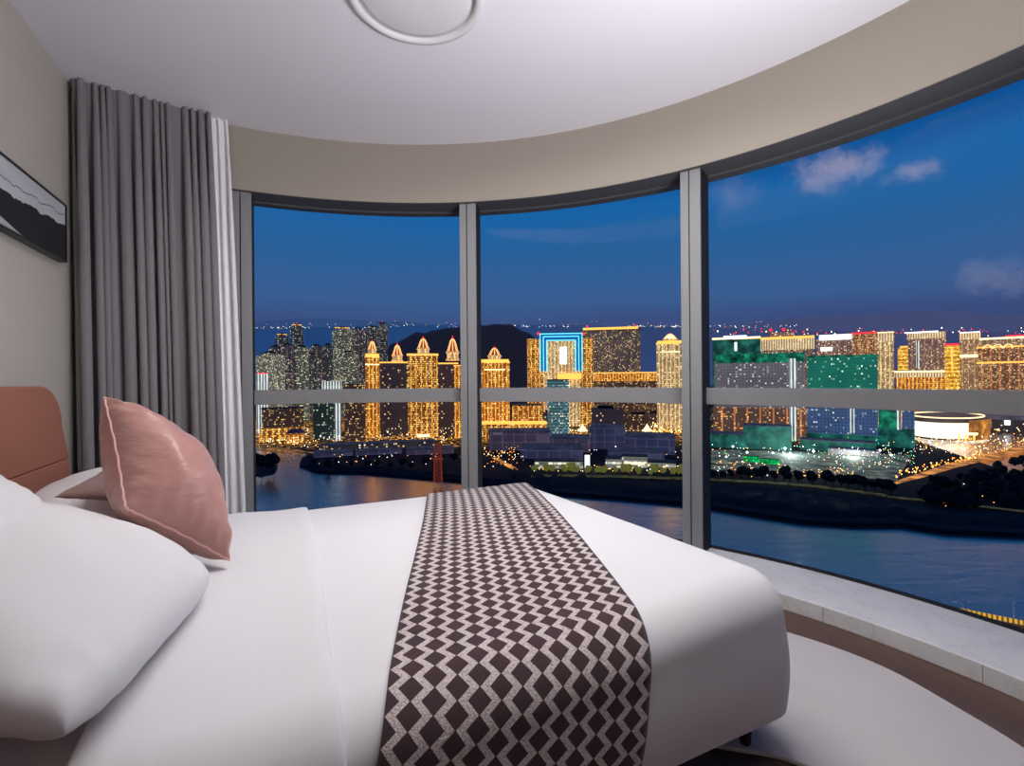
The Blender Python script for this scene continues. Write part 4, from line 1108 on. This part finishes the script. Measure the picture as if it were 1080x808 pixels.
# ---- bridge corner low at the right with two lamp posts
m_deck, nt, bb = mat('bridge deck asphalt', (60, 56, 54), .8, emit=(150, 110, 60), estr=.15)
m_kerb, nt, bb = mat('yellow and black kerb', (200, 150, 40), .7)
tc = nt.node('ShaderNodeTexCoord').outputs['Object']; se = nt.node('ShaderNodeSeparateXYZ'); nt.l.new(tc, se.inputs[0])
st = nt.m('LESS_THAN', nt.m('FRACT', nt.m('DIVIDE', se.outputs[0], .9)), .6)
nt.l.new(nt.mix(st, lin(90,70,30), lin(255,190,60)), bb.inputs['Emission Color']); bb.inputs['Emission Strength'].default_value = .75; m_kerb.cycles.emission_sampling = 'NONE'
q0, q1 = at(1036, 648.5, 118), at(1100, 660, 112)
dvec = q1-q0; rz = math.atan2(dvec.y, dvec.x); L = 90
br_ = thing('road_bridge', 'yellow striped edge of a road bridge low at the right', 'bridge', q0, rz)
MB().box((L/2-4, -7, -1), (L, 13, 1.2)).build('deck', m_deck, br_); MB().box((L/2-4, -.4, .2), (L, .5, .9)).build('kerb', m_kerb, br_)
for k in range(5): MB().lathe([(1.2, 0), (1.2, abs(WZ-q0.z)-1.2)], 12, (4+18*k, -7, WZ-q0.z)).build('pier', m_deck, br_)
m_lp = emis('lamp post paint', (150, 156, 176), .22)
for u, v, D, lb, g in ((1017, 636, 119, 'thin curved lamp post standing over the river at the right, left one', 1), (1069, 634, 115, 'thin straight lamp post on the bridge at the far right', 0)):
    top = at(u, v, D); base = q0+dvec*((u-1036)/64)
    t = thing('lamp_post', lb, 'lamp post', (top.x, top.y, WZ if g else q0.z-.4+(q1.z-q0.z)*(u-1036)/64), rz)
    hh = top.z-t.location.z
    MB().tube([(0,0,0),(0,0,hh*.9)], [.14,.09], 8).build('pole', m_lp, t)
    MB().tube([(0,0,hh*.88),(-.3,0,hh*.96),(-1.1,0,hh),(-1.9,0,hh*.985)] if g else [(0,0,hh*.88),(0,-.2,hh*.97),(0,-.7,hh)], .07, 6).build('arm', m_lp, t)
    MB().box((-1.8 if g else 0, 0 if g else -.8, hh*.98 if g else hh), (.8, .3, .15) if g else (.3, .8, .15)).build('lamp', m_lp, t)

# ---- uncountable points of light
ml = [emis('street lamp warm', (255, 190, 100), 5), emis('street lamp white', (240, 250, 245), 5.5), emis('street lamp orange', (255, 150, 50), 4.5), emis('signal green', (80, 255, 170), 2.2), emis('signal red', (255, 50, 50), 2.4)]
def sparkle(b_, p, r, mi):
    o = [b_.verts.new(p+Vector(d)*r) for d in ((1,0,0),(0,1,0),(-1,0,0),(0,-1,0),(0,0,1),(0,0,-1))]
    for i in range(4):
        for k in (4, 5):
            f = b_.faces.new((o[i], o[(i+1) % 4], o[k]) if k == 4 else (o[(i+1) % 4], o[i], o[k])); f.material_index = mi
mb = MB(); rnd = random.Random(99)
def scatter(n, u0, u1, v0, v1, cols, r=(.22, .5), lift=8):
    for _ in range(n):
        for _t in range(12):
            p = ground_at(rnd.uniform(u0, u1), rnd.uniform(v0, v1), GZ)
            if not occupied(p.x, p.y): break
        else: continue
        p.z += rnd.uniform(.5, lift)
        sparkle(mb.b, p, rnd.uniform(*r)*p.y/450, rnd.choice(cols))
scatter(120, 272, 325, 453, 471, (0,0,1,2)); scatter(34, 272, 336, 468, 474, (0,1))
scatter(90, 325, 487, 460, 470, (0,0,1,2)); scatter(34, 330, 487, 472, 492, (1,0,0), (.25,.5), 3)
scatter(240, 508, 720, 449, 462, (0,0,0,1,2)); scatter(60, 510, 720, 464, 484, (0,1), (.25,.5), 4); scatter(60, 510, 552, 478, 497, (2,0,2,1))
scatter(70, 556, 716, 494, 499, (0,0,1), (.3,.5), 3); scatter(60, 688, 720, 440, 460, (0,0,2), (.5,1))
scatter(150, 750, 945, 464, 492, (1,1,1,0,3), (.2,.5)); scatter(80, 750, 830, 489, 504, (0,1,2,0), (.25,.5), 3); scatter(60, 820, 900, 496, 506, (2,0,0), (.25,.5), 3)
scatter(120, 880, 965, 478, 500, (1,1,0,3), (.2,.45)); scatter(120, 962, 1040, 466, 480, (1,0,0,1), (.2,.55))
scatter(140, 945, 1080, 472, 506, (2,), (.2,.4), 3) if False else None
for _ in range(120):
    t = rnd.random(); u = 945+t*140; v = 507-t*37+rnd.uniform(-3.5, 3.5); p = ground_at(u, v, GZ); p.z += 4; sparkle(mb.b, p, rnd.uniform(.3, .6), rnd.choice((2, 2, 0)))
scatter(50, 1036, 1100, 455, 472, (0,1,2), (.3,.7)); scatter(18, 985, 1090, 512, 540, (0,1,2,4), (.3,.6), 3)
o = mb.build('city_lights', ml, None, fix=False); tag(o, 'scattered points of street light along the streets and quays of the city', 'lights', None, 'stuff')
mb = MB()
for _ in range(170):
    u = rnd.choice((rnd.uniform(262, 320), rnd.uniform(320, 484), rnd.uniform(505, 600), rnd.uniform(660, 720), rnd.uniform(748, 850))); v = 345.5-(1.5 if u > 400 else 0)+rnd.gauss(0, .6)
    sparkle(mb.b, at(u, v, 4000), rnd.uniform(1.2, 2.6), rnd.choice((1, 0, 1)))
for _ in range(60):
    u = rnd.uniform(265, 480) if rnd.random() < .6 else rnd.uniform(500, 830); sparkle(mb.b, at(u, 343-abs(rnd.gauss(0, 2.5)), 4050), rnd.uniform(1, 2.2), 0)
for _ in range(90):
    u = rnd.uniform(752, 1090); sparkle(mb.b, at(u, rnd.gauss(350, 2), 1100), rnd.uniform(.8, 1.8), rnd.choice((4, 4, 4, 0, 1)))
o = mb.build('distant_lights', ml, None, fix=False); tag(o, 'line of tiny lights along the far shore and rooftops', 'lights', None, 'stuff')

# ---- point lights added over the waterfront to colour the water
def lamp(u, v, D, power, col, r=2.5):
    l = bpy.data.lights.new('water_tint_light', 'POINT'); l.energy = power; l.color = col; l.shadow_soft_size = r
    o = bpy.data.objects.new('water_tint_light', l); COL.objects.link(o); o.location = at(u, v, D)
lamp(352, 478, 470, 27000, (.8, 1, .35), 1.2)
lamp(650, 493, 375, 15000, (1, .5, .2), 1.0); lamp(600, 470, 470, 27000, (1, .75, .4), 1.2)
lamp(834, 470, 430, 48000, (.8, 1, .95), 1.3); lamp(900, 478, 415, 27000, (.85, 1, .9), 1.2)
lamp(1075, 500, 360, 15000, (1, .12, .3), 1.0); lamp(990, 470, 480, 27000, (1, .65, .35), 1.2)
# ------------------------------------------------------------------ lights
def area(name, loc, tgt, sx, sy, power, col=(1,1,1), spread=180):
    l = bpy.data.lights.new(name, 'AREA'); l.shape = 'RECTANGLE'; l.size = sx; l.size_y = sy; l.energy = power; l.spread = math.radians(spread); l.color = col
    o = bpy.data.objects.new(name, l); COL.objects.link(o); o.location = loc
    o.rotation_euler = (Vector(tgt)-Vector(loc)).to_track_quat('-Z', 'Y').to_euler()
    return o
area('unseen_key_light', (.1, 1.9, 2.94), (.1, 2.75, 0), 1.8, .5, 50, (1, .975, .95), 140)  # added overhead out of view to light the bed from above
area('ceiling_fill_light', (1.3, .75, 1.5), (.2, 2.1, 2.97), .8, .8, 44, (1, .98, 1), 140)  # added out of view to brighten the ceiling

# ------------------------------------------------------------------ sky
w = bpy.data.worlds.new('dusk'); SC.world = w; w.use_nodes = True
nt = NT(w); bg = nt.n['Background']
tc = nt.node('ShaderNodeTexCoord').outputs['Generated']
se = nt.node('ShaderNodeSeparateXYZ'); nt.l.new(tc, se.inputs[0])
el = nt.m('ARCSINE', se.outputs[2])                       # radians
f = nt.m('DIVIDE', el, PI/2)
d = 1/90
streak = nt.node('ShaderNodeMapping'); streak.inputs['Scale'].default_value = (2.2, 2.2, 14); nt.l.new(tc, streak.inputs[0])
sn = nt.noise(streak.outputs[0], 1.6, 5)
f2 = nt.m('ADD', f, nt.m('MULTIPLY', nt.m('SUBTRACT', sn, .5), .035))
sky = nt.ramp(f2, [(0, lin(52,62,104)), (6*d, lin(60,78,126)), (9*d, lin(58,94,146)), (14*d, lin(44,96,153)), (19*d, lin(24,99,166)), (24*d, lin(6,64,132)), (32*d, lin(4,52,118)), (90*d, lin(3,34,86))])
# a few small rosy clouds
def cloud(u, v, ru, rv, strength, sc):
    x, z = ray(u, v); c = Vector((x, 1, z)).normalized()
    right = Vector((c.y, -c.x, 0)).normalized(); up = right.cross(c)
    a = nt.m('DIVIDE', nt.vm('DOT_PRODUCT', tc, tuple(right)), ru/F*.8)
    b_ = nt.m('DIVIDE', nt.vm('DOT_PRODUCT', tc, tuple(up)), rv/F*.8)
    wob = nt.m('MULTIPLY', nt.m('SUBTRACT', nt.noise(tc, sc, 5, .65), .5), 2.6)
    r = nt.m('ADD', nt.m('SQRT', nt.m('ADD', nt.m('MULTIPLY', a, a), nt.m('MULTIPLY', b_, b_))), wob)
    front = nt.m('GREATER_THAN', nt.vm('DOT_PRODUCT', tc, tuple(c)), .5)
    return nt.m('MULTIPLY', nt.m('MULTIPLY', nt.m('SUBTRACT', 1.0, nt.m('SMOOTH_MIN', r, 1.0, .35)), strength), front)
for args in ((880, 180, 38, 24, .95, 20), (963, 180, 22, 12, .7, 34), (1046, 292, 34, 20, .35, 22), (770, 205, 34, 22, .2, 20)):
    k = nt.m('MINIMUM', nt.m('MAXIMUM', cloud(*args), 0), .75)
    sky = nt.mix(k, sky, lin(150, 148, 176))
nt.l.new(sky, bg.inputs[0]); bg.inputs[1].default_value = 1.0
